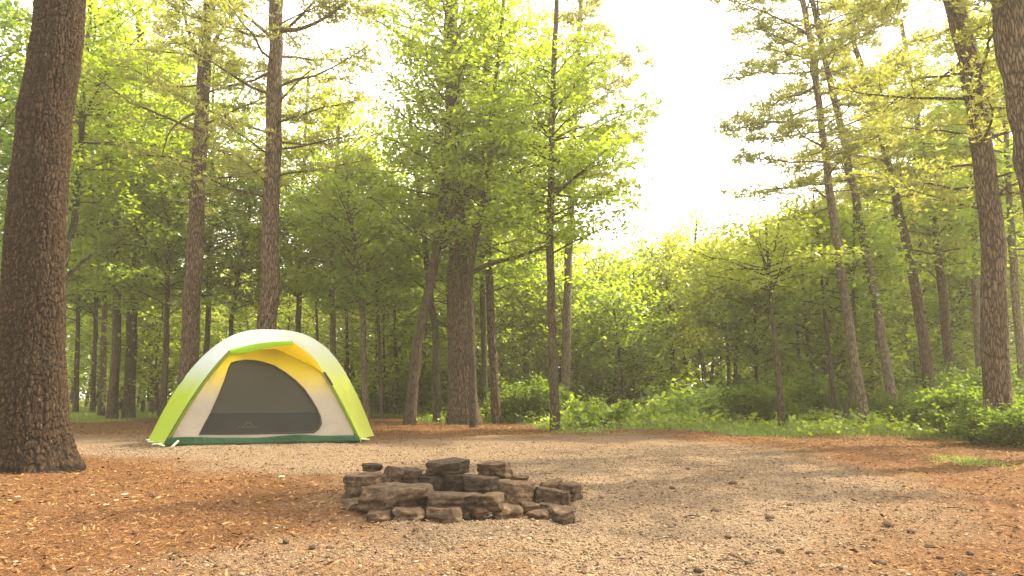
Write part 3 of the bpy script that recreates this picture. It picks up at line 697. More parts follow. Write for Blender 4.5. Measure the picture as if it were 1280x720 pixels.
def vnoise(x, y, s, seed=0):
    """smooth value noise for real patches on the ground"""
    r = np.random.default_rng(seed).uniform(0, 1, (64, 64))
    X, Y_ = x * s, y * s
    i, j = np.floor(X).astype(int), np.floor(Y_).astype(int); fx, fy = X - i, Y_ - j
    fx, fy = fx * fx * (3 - 2 * fx), fy * fy * (3 - 2 * fy)
    g = lambda a, b: r[a % 64, b % 64]
    return g(i, j) * (1 - fx) * (1 - fy) + g(i + 1, j) * fx * (1 - fy) + g(i, j + 1) * (1 - fx) * fy + g(i + 1, j + 1) * fx * fy

def gravel_mask(x, y):
    """1 where grey gravel lies, 0 where fallen needles cover it"""
    n = (vnoise(x, y, .55, 1) - .5) * 1.6 + (vnoise(x, y, 1.7, 2) - .5) * .8 + (vnoise(x, y, 5, 3) - .5) * .5
    # the gravel pad: from the camera up past the fire ring, thinning into a track left of the tent
    left = np.interp(y, [1, 4, 6, 8, 10, 12, 16, 22], [-.9, -1.1, -1.6, -2.6, -5.2, -9.5, -13, -14])
    right = np.interp(y, [1, 4, 6, 8, 11, 14, 18], [2.2, 2.3, 3.2, 3.8, 4.2, 3.4, 1.0])
    d = np.minimum(x - left, right - x) * 1.1
    far = (15.2 - y) * .5
    m = np.minimum(d, far) + n * 1.1
    return np.clip(m * .55 + .38, 0, 1)

def ground_axis(lo, hi, near, n):
    t = np.linspace(-1, 1, n); v = np.sinh(t * 4.2) / np.sinh(4.2)
    return np.where(v < 0, -v * lo, v * hi) + near
gx = ground_axis(-75, 75, 0, 460); gyv = ground_axis(-12, 90, 6, 460) 
gyv = np.unique(np.concatenate([np.linspace(-6, 2, 16), np.linspace(2, 13, 260), 13 + (np.linspace(0, 1, 110)[1:] ** 2.2) * 80]))
gx = np.unique(np.concatenate([np.linspace(-6.5, 6.5, 330), 6.5 + (np.linspace(0, 1, 70)[1:] ** 2) * 75, -6.5 - (np.linspace(0, 1, 70)[1:] ** 2) * 75]))
X, Y_ = np.meshgrid(gx, gyv, indexing='ij')
rg = np.random.default_rng(9)
near = np.clip((14 - Y_) / 4, 0, 1) * np.clip((8 - np.abs(X)) / 2, 0, 1)
Zg = ground_h(X, Y_) + near * (vnoise(X, Y_, 3.1, 4) - .5) * .035 + near * (vnoise(X, Y_, 9, 5) - .5) * .016 + near * rg.normal(0, .0022, X.shape)
def ground_top(x, y):
    near = np.clip((14 - y) / 4, 0, 1) * np.clip((8 - np.abs(x)) / 2, 0, 1)
    return ground_h(x, y) + near * (vnoise(x, y, 3.1, 4) - .5) * .035 + near * (vnoise(x, y, 9, 5) - .5) * .016
g = MB(); g.grid(np.stack([X, Y_, Zg], -1))
def ground_material():
    m, nt, out = new_mat('forest_floor'); L = nt.links
    geo = nd(nt, 'ShaderNodeNewGeometry')
    at_ = nd(nt, 'ShaderNodeAttribute', attribute_name='gravel'); ag = nd(nt, 'ShaderNodeAttribute', attribute_name='grassy')
    pos = geo.outputs['Position']
    def noise(sc, det=4, rough=.6):
        n = nd(nt, 'ShaderNodeTexNoise', i_Scale=sc, i_Detail=det, i_Roughness=rough); L.new(pos, n.inputs['Vector']); return n.outputs['Fac']
    def vor(sc, feat='F1'):
        n = nd(nt, 'ShaderNodeTexVoronoi', feature=feat, i_Scale=sc); L.new(pos, n.inputs['Vector']); return n
    v1 = vor(75); v2 = vor(34); n1 = noise(30); n2 = noise(1.6); n3 = noise(7, 5, .7)
    # gravel: every stone its own shade
    s = nd(nt, 'ShaderNodeSeparateColor'); L.new(v1.outputs['Color'], s.inputs[0])
    gcol = ramp(nt, s.outputs[0], [(0, (0.074, 0.052, 0.035)), (.3, (0.134, 0.094, 0.063)), (.7, (0.186, 0.134, 0.089)), (1, (0.253, 0.188, 0.126))])
    dk = nd(nt, 'ShaderNodeMapRange'); L.new(v1.outputs['Distance'], dk.inputs[0]); dk.inputs[1].default_value = .35; dk.inputs[2].default_value = .8; dk.inputs[3].default_value = 0; dk.inputs[4].default_value = .55
    gcol = mixc(nt, dk.outputs[0], gcol, (.15, .10, .065, 1))
    # needles and dead leaves
    mp = nd(nt, 'ShaderNodeMapping'); mp.inputs['Scale'].default_value = (1, 2.6, 1); L.new(pos, mp.inputs[0])
    nn = nd(nt, 'ShaderNodeTexNoise', i_Scale=22.0, i_Detail=6.0, i_Roughness=.75); L.new(mp.outputs[0], nn.inputs['Vector'])
    lcol = ramp(nt, nn.outputs['Fac'], [(.25, (0.044, 0.021, 0.009)), (.45, (0.105, 0.052, 0.023)), (.6, (0.161, 0.081, 0.034)), (.78, (0.240, 0.130, 0.059))])
    lcol = mixc(nt, n2, lcol, mixc(nt, 1.0, lcol, (.82, .70, .62, 1), 'MULTIPLY'))
    bm = nd(nt, 'ShaderNodeMath', operation='MULTIPLY_ADD'); L.new(n3, bm.inputs[0]); bm.inputs[1].default_value = .6; bm.inputs[2].default_value = -.3
    ad = nd(nt, 'ShaderNodeMath', operation='ADD'); L.new(bm.outputs[0], ad.inputs[0]); L.new(at_.outputs['Fac'], ad.inputs[1]); ad.use_clamp = True
    col = mixc(nt, ad.outputs[0], lcol, gcol)
    gr = ramp(nt, n3, [(.3, (.07, .08, .02)), (.6, (.13, .13, .035)), (.8, (.22, .17, .07))])
    col = mixc(nt, ag.outputs['Fac'], col, gr)
    p = nd(nt, 'ShaderNodeBsdfPrincipled', i_Roughness=.95); p.inputs['Specular IOR Level'].default_value = .1; L.new(col, p.inputs['Base Color'])
    h = nd(nt, 'ShaderNodeMath', operation='MULTIPLY_ADD'); L.new(v1.outputs['Distance'], h.inputs[0]); h.inputs[1].default_value = -.8; L.new(nn.outputs['Fac'], h.inputs[2])
    h2 = nd(nt, 'ShaderNodeMath', operation='MULTIPLY_ADD'); L.new(v2.outputs['Distance'], h2.inputs[0]); h2.inputs[1].default_value = -.7; L.new(h.outputs[0], h2.inputs[2])
    bp = nd(nt, 'ShaderNodeBump', i_Strength=.9, i_Distance=.03); L.new(h2.outputs[0], bp.inputs['Height']); L.new(bp.outputs[0], p.inputs['Normal'])
    L.new(p.outputs[0], out.inputs[0]); return m
go = g.build('ground', ground_material()); tag(go, 'brown needle-strewn forest floor with a pale gravel pad', kind='structure')
A = go.data.attributes.new('gravel', 'FLOAT', 'POINT'); A.data.foreach_set('value', gravel_mask(X, Y_).astype(np.float32).ravel())
E = edge_y(X, Y_); A = go.data.attributes.new('grassy', 'FLOAT', 'POINT')
A.data.foreach_set('value', (np.clip((Y_ - E + (vnoise(X, Y_, 1.2, 8) - .5) * 2.5) / 1.2, 0, 1)).astype(np.float32).ravel())

def simple_mat(name, cols, rough=.9, spec=.1, bump=.0):
    m, nt, out = new_mat(name); L = nt.links
    g = nd(nt, 'ShaderNodeNewGeometry')
    col = ramp(nt, g.outputs['Random Per Island'], cols)
    p = nd(nt, 'ShaderNodeBsdfPrincipled', i_Roughness=rough); p.inputs['Specular IOR Level'].default_value = spec
    L.new(col, p.inputs['Base Color'])
    L.new(p.outputs[0], out.inputs[0]); return m
M['pebble'] = simple_mat('gravel_stones', [(0, (0.045, 0.031, 0.022)), (.35, (0.122, 0.086, 0.058)), (.8, (0.190, 0.138, 0.093)), (1, (0.283, 0.217, 0.155))])
M['litter'] = simple_mat('fallen_needles', [(0, (.035, .017, .008)), (.4, (.11, .055, .022)), (.85, (.18, .098, .042)), (1, (.25, .155, .08))])

def scatter_pts(rng, n, y0, y1, power=1.0):
    """points in the camera's view wedge, denser near the camera"""
    y = y0 + (y1 - y0) * rng.uniform(0, 1, n) ** power
    x = rng.uniform(-1, 1, n) * (y * .78 + .6)
    return x, y
# loose gravel
rs = np.random.default_rng(21)
ico = np.array([(0, 0, 1), (.89, 0, .45), (.28, .85, .45), (-.72, .53, .45), (-.72, -.53, .45), (.28, -.85, .45), (.72, .53, -.45), (-.28, .85, -.45), (-.89, 0, -.45), (-.28, -.85, -.45), (.72, -.53, -.45), (0, 0, -1)])
icf = np.array([(0, 1, 2), (0, 2, 3), (0, 3, 4), (0, 4, 5), (0, 5, 1), (1, 6, 2), (2, 7, 3), (3, 8, 4), (4, 9, 5), (5, 10, 1), (2, 6, 7), (3, 7, 8), (4, 8, 9), (5, 9, 10), (1, 10, 6), (11, 7, 6), (11, 8, 7), (11, 9, 8), (11, 10, 9), (11, 6, 10)])
def pebbles(mb, x, y, size, rng, zoff=0.25):
    n = len(x)
    V = ico[None] * (1 + rng.normal(0, .14, (n, 12, 1)))
    V = V * (size[:, None, None] * rng.uniform([.7, .6, .4], [1.3, 1.1, .8], (n, 3))[:, None, :])
    a = rng.uniform(0, 6.28, n); c, s = np.cos(a)[:, None], np.sin(a)[:, None]
    Vx = V[..., 0] * c - V[..., 1] * s; Vy = V[..., 0] * s + V[..., 1] * c
    V = np.stack([Vx + x[:, None], Vy + y[:, None], V[..., 2] + (ground_top(x, y) + size * zoff)[:, None]], -1)
    mb.add(V.reshape(-1, 3), T=(icf[None] + (np.arange(n) * 12)[:, None, None]).reshape(-1, 3))
x, y = scatter_pts(rs, 130000, 2.4, 13, 1.3)
k = rs.uniform(0, 1, len(x)) < gravel_mask(x, y) ** 1.2 * .95 + .05
x, y = x[k], y[k]; mb = MB(); pebbles(mb, x, y, rs.lognormal(math.log(.0052), .38, len(x)) * (1 + .03 * y), rs)
tag(mb.build('gravel', M['pebble'], smooth=False), 'pale loose gravel spread over the clearing', kind='stuff')
# fallen needles and leaf bits
x, y = scatter_pts(rs, 120000, 2.4, 22, 1.2)
m_ = gravel_mask(x, y)
k = rs.uniform(0, 1, len(x)) < (1 - m_) * .95 + .10
x, y = x[k], y[k]; n = len(x)
a = rs.uniform(0, 6.28, n); Lh = rs.uniform(.010, .028, n) * (1 + .03 * y); wd = np.where(rs.uniform(0, 1, n) < .82, .0022, .006) * (1 + .05 * y)
d = np.stack([np.cos(a), np.sin(a), rs.normal(0, .25, n)], 1) * Lh[:, None]; s = np.stack([-np.sin(a), np.cos(a), rs.normal(0, .5, n)], 1) * wd[:, None]
P = np.stack([x, y, ground_top(x, y) + .008 + rs.uniform(0, .012, n)], 1)
mb = MB(); mb.add(np.stack([P - d, P + s, P + d, P - s], 1), np.arange(4 * n).reshape(n, 4))
tag(mb.build('pine_needle_litter', M['litter'], smooth=False), 'rusty fallen pine needles and leaf scraps', kind='stuff')

# grass and weeds beyond the clearing
x = rs.uniform(-30, 30, 260000); y = 11 + rs.uniform(0, 1, len(x)) ** 1.5 * 30
e = edge_y(x, y); dd = y - e + (vnoise(x, y, 1.2, 8) - .5) * 2.0
k = (rs.uniform(0, 1, len(x)) < np.clip(dd * .9 + .05, 0, 1)) & (np.abs(x) < y * .8 + 1) & (dd > -.6)
x, y, dd = x[k], y[k], dd[k]; n = len(x)
a = rs.uniform(0, 6.28, n); patch = vnoise(x, y, .8, 12)
left = (x < -4)
hh = rs.uniform(.05, .15, n) * (.5 + patch) * np.clip(.4 + dd * .35, .4, 1.3) * np.where(left, .75, 1.0)
wv = .012 * (1 + .03 * y)
b = np.stack([x, y, ground_top(x, y) - .01], 1); s = np.stack([np.cos(a), np.sin(a), 0 * a], 1) * wv[:, None]
tip = b + np.stack([rs.normal(0, .35, n) * hh, rs.normal(0, .35, n) * hh, hh], 1)
mb = MB(); mb.add(np.stack([b - s, b + s, tip], 1), T=np.arange(3 * n).reshape(n, 3))
# a thin tuft of grass out on the needles
t0 = at(1212, 578, gy(578)); n = 380
b = np.stack([t0[0] + rs.normal(0, .17, n), t0[1] + rs.normal(0, .28, n), np.zeros(n)], 1); b[:, 2] = ground_top(b[:, 0], b[:, 1])
a = rs.uniform(0, 6.28, n); s = np.stack([np.cos(a), np.sin(a), 0 * a], 1) * .008
tip = b + np.stack([rs.normal(0, .03, n), rs.normal(0, .03, n), rs.uniform(.02, .07, n)], 1)
mb.add(np.stack([b - s, b + s, tip], 1), T=np.arange(3 * n).reshape(n, 3))
tag(mb.build('grass', M['grass'], smooth=False), 'short bright grass beyond the edge of the clearing', kind='stuff')
# low broad-leaved ground cover
nC = 5200
x = rs.uniform(-30, 30, nC * 3); y = 12 + rs.uniform(0, 1, len(x)) ** 1.4 * 26
e = edge_y(x, y); dd = y - e
den = np.where(x < -3.5, .0 + .5 * np.clip((y - 30) / 5, 0, 1), np.clip(dd * .8 - .2, 0, 1)) * np.clip(vnoise(x, y, .7, 14) * 1.8 - .3, 0, 1)
k = (rs.uniform(0, 1, len(x)) < den) & (np.abs(x) < y * .8)
c = np.stack([x[k], y[k], ground_top(x[k], y[k]) + rs.uniform(.06, .34, k.sum()) * (.5 + vnoise(x[k], y[k], .9, 15))], 1)
P = spray(c, 12, .16, .08, rs); P = P[P[:, 2] > .02]
mb = MB(); leaves(mb, P, .12, rs, .45, .6)
tag(mb.build('undergrowth', M['leaf_bright'], smooth=False), 'low leafy plants covering the forest floor beyond the clearing', kind='stuff')

# fallen twigs
tw = MB(); x, y = scatter_pts(rs, 200, 2.8, 15, 1.2)
for a_, b_ in zip(x, y):
    if math.hypot(a_ - RING[0], b_ - RING[1]) < 1.0: continue
    an, ln = rs.uniform(0, 6.28), rs.uniform(.04, .22); z = float(ground_top(np.array(a_), np.array(b_))) + .012
    k1 = rs.normal(0, ln * .12)
    tw.tube([(a_, b_, z), (a_ + math.cos(an) * ln * .5 - math.sin(an) * k1, b_ + math.sin(an) * ln * .5 + math.cos(an) * k1, z + .008), (a_ + math.cos(an) * ln, b_ + math.sin(an) * ln, z)], rs.uniform(.002, .004), 4)
tag(tw.build('fallen_twigs', M['bark_dark']), 'small dark twigs fallen over the clearing', kind='stuff')
# ------------------------------------------------------------------ tent
def fabric(name, col, trans=.35, tcol=None, back=None, rough=.6, ztop=None, weave=260, alpha=None, z0=.0, z1=1.0, wr=.45):
    """nylon; col2 below / above a height for two-tone cloth or painted light, back = inner face colour with light painted in"""
    m, nt, out = new_mat(name); L = nt.links
    tc = nd(nt, 'ShaderNodeTexCoord')
    c = (*col, 1)
    if ztop is not None:
        sp_ = nd(nt, 'ShaderNodeSeparateXYZ'); L.new(tc.outputs['Object'], sp_.inputs[0])
        mr = nd(nt, 'ShaderNodeMapRange'); L.new(sp_.outputs[2], mr.inputs[0]); mr.inputs[1].default_value = z0; mr.inputs[2].default_value = z1
        mr.interpolation_type = 'SMOOTHSTEP'
        c = mixc(nt, mr.outputs[0], (*col, 1), (*ztop, 1))
    if back is not None:
        g = nd(nt, 'ShaderNodeNewGeometry'); c = mixc(nt, g.outputs['Backfacing'], c, (*back, 1))
    p = nd(nt, 'ShaderNodeBsdfPrincipled', i_Roughness=rough); p.inputs['Specular IOR Level'].default_value = .12
    if isinstance(c, tuple): p.inputs['Base Color'].default_value = c
    else: L.new(c, p.inputs['Base Color'])
    n = nd(nt, 'ShaderNodeTexNoise', i_Scale=3.5, i_Detail=5.0, i_Distortion=1.5); L.new(tc.outputs['Object'], n.inputs['Vector'])
    n2 = nd(nt, 'ShaderNodeTexNoise', i_Scale=float(weave), i_Detail=1.0); L.new(tc.outputs['Object'], n2.inputs['Vector'])
    h = nd(nt, 'ShaderNodeMath', operation='MULTIPLY_ADD'); L.new(n2.outputs['Fac'], h.inputs[0]); h.inputs[1].default_value = .03; L.new(n.outputs['Fac'], h.inputs[2])
    bp = nd(nt, 'ShaderNodeBump', i_Strength=wr, i_Distance=.05); L.new(h.outputs[0], bp.inputs['Height']); L.new(bp.outputs[0], p.inputs['Normal'])
    t = nd(nt, 'ShaderNodeBsdfTranslucent')
    if tcol is not None: t.inputs[0].default_value = (*tcol, 1)
    elif isinstance(c, tuple): t.inputs[0].default_value = c
    else: L.new(c, t.inputs[0])
    mx = nd(nt, 'ShaderNodeMixShader'); mx.inputs[0].default_value = trans; L.new(p.outputs[0], mx.inputs[1]); L.new(t.outputs[0], mx.inputs[2])
    last = mx.outputs[0]
    if alpha is not None:
        tr = nd(nt, 'ShaderNodeBsdfTransparent'); m3 = nd(nt, 'ShaderNodeMixShader'); m3.inputs[0].default_value = alpha
        L.new(tr.outputs[0], m3.inputs[1]); L.new(last, m3.inputs[2]); last = m3.outputs[0]
    L.new(last, out.inputs[0]); return m
F = {}
F['fly_left'] = fabric('lime_grey_nylon', (0.227, 0.319, 0.013), .25, ztop=(0.353, 0.395, 0.420), z0=.75, z1=1.55, tcol=(0.420, 0.504, 0.050))
F['fly_right'] = fabric('pale_lime_nylon', (0.370, 0.412, 0.071), .28, ztop=(0.370, 0.403, 0.353), z0=.9, z1=1.9, tcol=(0.521, 0.571, 0.118))
F['awning'] = fabric('grey_nylon_lit_back', (0.353, 0.395, 0.420), .35, tcol=(0.756, 0.630, 0.025), back=(0.773, 0.638, 0.025))  # yellow back: light coming through the cloth, painted onto the inner face
F['trim'] = fabric('lime_nylon', (0.185, 0.386, 0.017), .3, tcol=(0.294, 0.504, 0.025))
F['wall'] = fabric('beige_nylon_lit_top', (0.302, 0.265, 0.218), .3, ztop=(0.56, 0.43, 0.015), z0=.65, z1=1.4, tcol=(0.504, 0.420, 0.210))  # golden top: light through the fly painted into the wall colour
F['mesh'] = fabric('dark_netting', (.03, .029, .026), .1, alpha=.80, wr=.05)
F['mesh_low'] = fabric('dark_grey_nylon', (0.010, 0.011, 0.011), .05, wr=.1)
F['tub'] = fabric('dark_green_nylon', (0.003, 0.030, 0.012), .05, wr=.6, rough=.4)
F['pole'] = fabric('dark_green_tape', (.045, .075, .02), 0, wr=.1)
F['zip'] = fabric('black_tape', (.03, .024, .02), 0, wr=.1)
F['strap'] = fabric('pale_green_webbing', (.45, .55, .35), .1, wr=.2)
F['floor'] = fabric('grey_groundsheet', (.12, .12, .115), 0)
F['yellow'] = fabric('lit_yellow_nylon', (.86, .72, .02), .35, tcol=(.95, .8, .02))  # sunlight on the awning's underside, painted as yellow cloth
F['mark'] = fabric('tan_print', (.085, .06, .035), 0, wr=0)

ANG = math.radians(19.5); ca, sa = math.cos(ANG), math.sin(ANG)
mid = at(332, 556, gy(556.0)); TC = np.array([mid[0] - 1.25 * sa, mid[1] + 1.25 * ca, 0.0])
tent = empty('camping_tent', (TC[0], TC[1], float(ground_h(TC[0], TC[1]))), 'dome tent with lime green sides, grey roof and dark mesh door', 'tent')
tent.rotation_euler = (0, 0, ANG)
H = 2.08
FLc, FRc = np.array([-1.60, -1.25]), np.array([1.62, -1.25]); BLc, BRc = np.array([-1.45, 1.25]), np.array([1.45, 1.25])
SLc, SRc = np.array([-1.98, -.15]), np.array([2.02, -.1])
def arch(corner, c, p=1.8, h=H, s=1.0, zb=0.0):
    c = np.asarray(c, float)
    return np.stack([corner[0] * c * s, corner[1] * c * s, zb + (h - zb) * (1 - c ** p)], -1)
cc = np.linspace(1, 0.0, 34)
def panel(A_, B_, n=14, sag=.0):
    s = np.linspace(0, 1, n)[:, None, None]
    P = A_[None] * (1 - s) + B_[None] * s
    nrm = P.copy(); nrm[..., 2] = 0; r = np.linalg.norm(nrm, axis=-1, keepdims=True) + 1e-6
    P = P - nrm / r * (sag * np.sin(PI * s) * np.minimum(1, r))
    return P
def lift(P, z=.045):
    P = P.copy(); P[..., 2] = np.maximum(P[..., 2], z); return P
Lf, Rf = arch(FLc, cc), arch(FRc, cc); Sl, Sr = arch(SLc, cc, 2.5), arch(SRc, cc, 2.8); Bl, Br = arch(BLc, cc, 2.0), arch(BRc, cc, 2.0)
rt = np.random.default_rng(4)
def wrinkle(P, a=.011):
    u = np.linspace(0, 1, P.shape[0])[:, None]; v = np.linspace(0, 1, P.shape[1])[None]
    P = P.copy(); P[..., 1] += a * np.sin(u * 9 + v * 14) * (1 - v); P[..., 0] += a * np.sin(u * 7 - v * 11 + 1) * (1 - v); return P
m = MB(); m.grid(wrinkle(lift(panel(Lf, Sl, 14, .04)))); 
m.build('left_fly_panel', F['fly_left'], tent)
m = MB(); m.grid(wrinkle(lift(panel(Sl, Bl, 14, .05)))); m.build('rear_left_fly_panel', F['fly_left'], tent)
m = MB(); m.grid(wrinkle(lift(panel(Sr, Rf, 14, .035)))); m.build('right_fly_panel', F['fly_right'], tent)
m = MB(); m.grid(wrinkle(lift(panel(Br, Sr, 14, .05)))); m.build('rear_right_fly_panel', F['fly_right'], tent)
m = MB(); m.grid(wrinkle(lift(panel(Bl, Br, 18, .06)))); m.build('rear_fly_panel', F['fly_left'], tent)
# awning over the door
def loc_of(px, py, ylocal):
    """point on the ray through a pixel whose tent-local depth is ylocal"""
    a, b = ray(px, py)
    # world (aY, Y, CAM_H+bY) -> local y = -(X-Tx) sa + (Y-Ty) ca
    Yw = (ylocal + TC[1] * ca - TC[0] * sa) / (ca - a * sa)
    w_ = np.array([a * Yw, Yw, CAM_H + b * Yw]); dx, dy = w_[0] - TC[0], w_[1] - TC[1]
    return np.array([dx * ca + dy * sa, -dx * sa + dy * ca, w_[2]])
Hi, si = H - .06, .965
def wall_y(z):
    c = (1 - np.clip(z, 0, Hi) / Hi) ** (1 / 1.8); return -1.25 * si * c + .02
def on_wall(px, py):
    lo, hi = -1.4, .3
    for _ in range(50):
        md = (lo + hi) / 2; q = loc_of(px, py, md)
        if md < wall_y(q[2]): lo = md
        else: hi = md
    return loc_of(px, py, (lo + hi) / 2)
peak = loc_of(366, 428, -1.02)
cL, cR = .43, .60
EL, ER = arch(FLc, cL), arch(FRc, cR)
ns, ntt = 31, 16
s = np.linspace(0, 1, ns); sp_k = .60
edge = np.zeros((ns, 3))
for i, q in enumerate(s):
    if q < sp_k: f = q / sp_k; edge[i] = EL * (1 - f) + peak * f + np.array([0, -.10, .035]) * math.sin(PI * f)
    else: f = (q - sp_k) / (1 - sp_k); edge[i] = peak * (1 - f) + ER * f + np.array([.02, -.05, .045]) * math.sin(PI * f)
T_ = np.linspace(0, 1, ntt)
G = np.zeros((ns, ntt, 3))
for j, t in enumerate(T_):
    A0, B0 = arch(FLc, cL * t), arch(FRc, cR * t)
    for i, q in enumerate(s):
        base = A0 * (1 - q) + B0 * q; lin = EL * (1 - q) + ER * q
        G[i, j] = base + t ** 2.3 * (edge[i] - lin)
m = MB(); m.grid(G[::-1]); aw = m.build('awning', F['awning'], tent)
# added sheet: sunlit underside painted yellow, between the awning's right edge and the wall
gi = int(.42 * (ns - 1)); ge = edge[gi:]; ng = len(ge)
wl = np.array([on_wall(px_, py_) for px_, py_ in zip(np.linspace(326, 401, ng), np.interp(np.linspace(0, 1, ng), [0, .25, 1], [437, 436, 463.5]))]) - [0, .02, 0]
m = MB(); m.grid(np.stack([ge + (wl - ge) * f_ - np.array([0, 0, .03 * math.sin(PI * f_)]) for f_ in np.linspace(0, 1, 7)], 1)); m.build('lit_underside', F['yellow'], tent)
# lime band along the awning's edge
i1 = int(sp_k * (ns - 1)) + 1
Eg = edge[:i1]; wdt = np.interp(np.linspace(0, 1, i1), [0, .25, 1], [.05, .11, .045])[:, None]
m = MB(); m.grid(np.stack([Eg + [0, -.012, .02], Eg + np.array([0, -.03, -1]) * wdt * .45 + [0, -.01, 0], Eg + np.array([0, .03, -1]) * wdt], 1))
m.build('awning_trim', F['trim'], tent)
# inner tent wall with its door
door_px = [(249, 543.5), (256, 530), (263, 517), (273, 495), (281, 475), (286, 460), (289, 454), (296, 452), (306, 450.5), (318, 451), (330, 453.5), (343, 458), (356, 466), (369, 476), (380, 487), (389, 500), (396, 512), (400, 522), (401, 530), (398, 536), (392, 540.5), (370, 541.2), (330, 542.2), (290, 543)]
D = np.array([on_wall(*p)[[0, 2]] for p in door_px]); D[:, 1] = np.maximum(D[:, 1], .13)
Dd = []
for i in range(len(D)):
    a_, b_ = D[i], D[(i + 1) % len(D)]; k_ = max(1, int(np.hypot(*(b_ - a_)) / .06))
    Dd += [a_ + (b_ - a_) * q / k_ for q in range(k_)]
D = np.array(Dd)
cw = np.linspace(1, 0.02, 40)
outl = [(-1.60 * si * c, Hi * (1 - c ** 1.8)) for c in cw] + [(1.62 * si * c, Hi * (1 - c ** 1.8)) for c in cw[::-1]]
nb = 48; outl += [(1.62 * si - (3.22 * si) * k_ / nb, 0.0) for k_ in range(1, nb)]
pts = [Vector(p) for p in outl] + [Vector(p) for p in D]
no, ndp = len(outl), len(D)
edges = [(i, (i + 1) % no) for i in range(no)] + [(no + i, no + (i + 1) % ndp) for i in range(ndp)]
zl = D[:, 1].min() + .37
for xx in np.arange(-1.5, 1.55, .06):
    for zz in np.arange(.05, 2.0, .06):
        c = (1 - zz / Hi) ** (1 / 1.8) if zz < Hi else 0
        if -1.60 * si * c + .03 < xx < 1.62 * si * c - .03: pts.append(Vector((xx, zz)))
V2, E2, F2_, *_ = geometry.delaunay_2d_cdt(pts, edges, [], 1, 1e-4)
def inside(p, poly):
    x_, y_ = p; r = False; j = len(poly) - 1
    for i in range(len(poly)):
        if (poly[i][1] > y_) != (poly[j][1] > y_) and x_ < (poly[j][0] - poly[i][0]) * (y_ - poly[i][1]) / (poly[j][1] - poly[i][1]) + poly[i][0]: r = not r
        j = i
    return r
def wob_(x_, z_): return .010 * math.sin(7 * x_ + 5 * z_) * math.sin(4 * z_ + 1) + .006 * math.sin(17 * x_ - 11 * z_)
V3 = np.array([(v.x, wall_y(v.y) + wob_(v.x, v.y), v.y) for v in V2])
fw, fm, fl = [], [], []
for f in F2_:
    c = np.mean([V2[i] for i in f], axis=0)
    if inside(c, D): (fl if c[1] < zl else fm).append(f)
    elif inside(c, outl): fw.append(f)
def tri_obj(name, fs, mat, parent, off=0):
    ids = sorted({i for f in fs for i in f}); mp = {a: b for b, a in enumerate(ids)}
    mb = MB(); mb.add(V3[ids] + [0, off, 0], T=[[mp[i] for i in f] for f in fs]); return mb.build(name, mat, parent)
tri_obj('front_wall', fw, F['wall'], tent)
door = tri_obj('mesh_door', fm, F['mesh'], tent, .004)
tri_obj('lower_door_panel', fl, F['mesh_low'], door, 0)
m = MB(); DP = np.array([(a_[0], wall_y(a_[1]) - .012 + wob_(*a_), a_[1]) for a_ in D])
zr = np.interp(np.arange(len(D)) / len(D), [0, .2, .3, .6, .72, 1], [.007, .008, .014, .02, .012, .007])
m.tube(np.vstack([DP, DP[:1]]), np.append(zr, zr[0]), 6, cap=False); m.build('door_zipper', F['zip'], door)
# small printed mark low on the door
m = MB()
def mark(path, w_=.006):
    P = np.array([(x_, wall_y(z_) - .006 + wob_(x_, z_), z_) for x_, z_ in path]); m.tube(P, w_, 4)
mk = on_wall(308, 536)[[0, 2]] 
x0_, z0_ = mk[0] + .02, max(mk[1], .2) + .03
mark([(x0_ - .05, z0_ + .03), (x0_ - .01, z0_ + .075), (x0_ + .01, z0_ + .06), (x0_ + .03, z0_ + .07), (x0_ + .07, z0_ + .03)])
for k_ in range(7): mark([(x0_ - .15 + k_ * .045, z0_ - .012), (x0_ - .13 + k_ * .045, z0_ + .008 * (k_ % 2)), (x0_ - .12 + k_ * .045, z0_ - .012)], .005)
m.build('door_mark', F['mark'], door)
# rest of the inner tent
m = MB(); c2 = np.linspace(1, 0.0, 26); il, ir = arch(FLc, c2, 1.8, Hi, si), arch(FRc, c2, 1.8, Hi, si); ibl, ibr = arch(BLc, c2, 1.9, Hi, si), arch(BRc, c2, 1.9, Hi, si)
for a_, b_ in ((il, ibl), (ibl, ibr), (ibr, ir)): m.grid(panel(a_, b_, 10, .03))
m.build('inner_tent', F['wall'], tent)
m = MB(); m.add([(-1.5, -1.17, .03), (1.5, -1.17, .03), (1.38, 1.18, .03), (-1.38, 1.18, .03)], [[0, 1, 2, 3]]); m.build('floor', F['floor'], tent)
# green tub round the base
m = MB()
ring_ = []
crn = [FLc * si, FRc * si, BRc * si, BLc * si]
for i in range(4):
    a_, b_ = crn[i], crn[(i + 1) % 4]
    for q in np.linspace(0, 1, 40, endpoint=False): ring_.append(a_ * (1 - q) + b_ * q)
ring_ = np.array(ring_); rn = ring_ / np.linalg.norm(ring_, axis=1)[:, None]; k_ = np.arange(len(ring_))
wob = .012 * np.sin(k_ * .55) + .008 * np.sin(k_ * .23 + 1)
rows = []
for out_, z_ in ((.055, .0), (.085, .025), (.06, .055), (.05, .09), (.022, .135)):
    out2 = np.full(len(ring_), out_) + wob
    p = ring_ + rn * out2[:, None] * .5 + np.where(np.abs(ring_[:, 1:2]) > 1.15, np.sign(ring_[:, 1:2]) * [[0, 1]] * out2[:, None] * .7, 0)
    rows.append(np.column_stack([p, np.full(len(p), z_) + wob * .5 * (z_ > .01) + (.012 * np.sin(k_ * .3) if z_ > .1 else 0)]))
m.grid(np.stack(rows, 1), close_u=True); m.build('groundsheet_tub', F['tub'], tent)
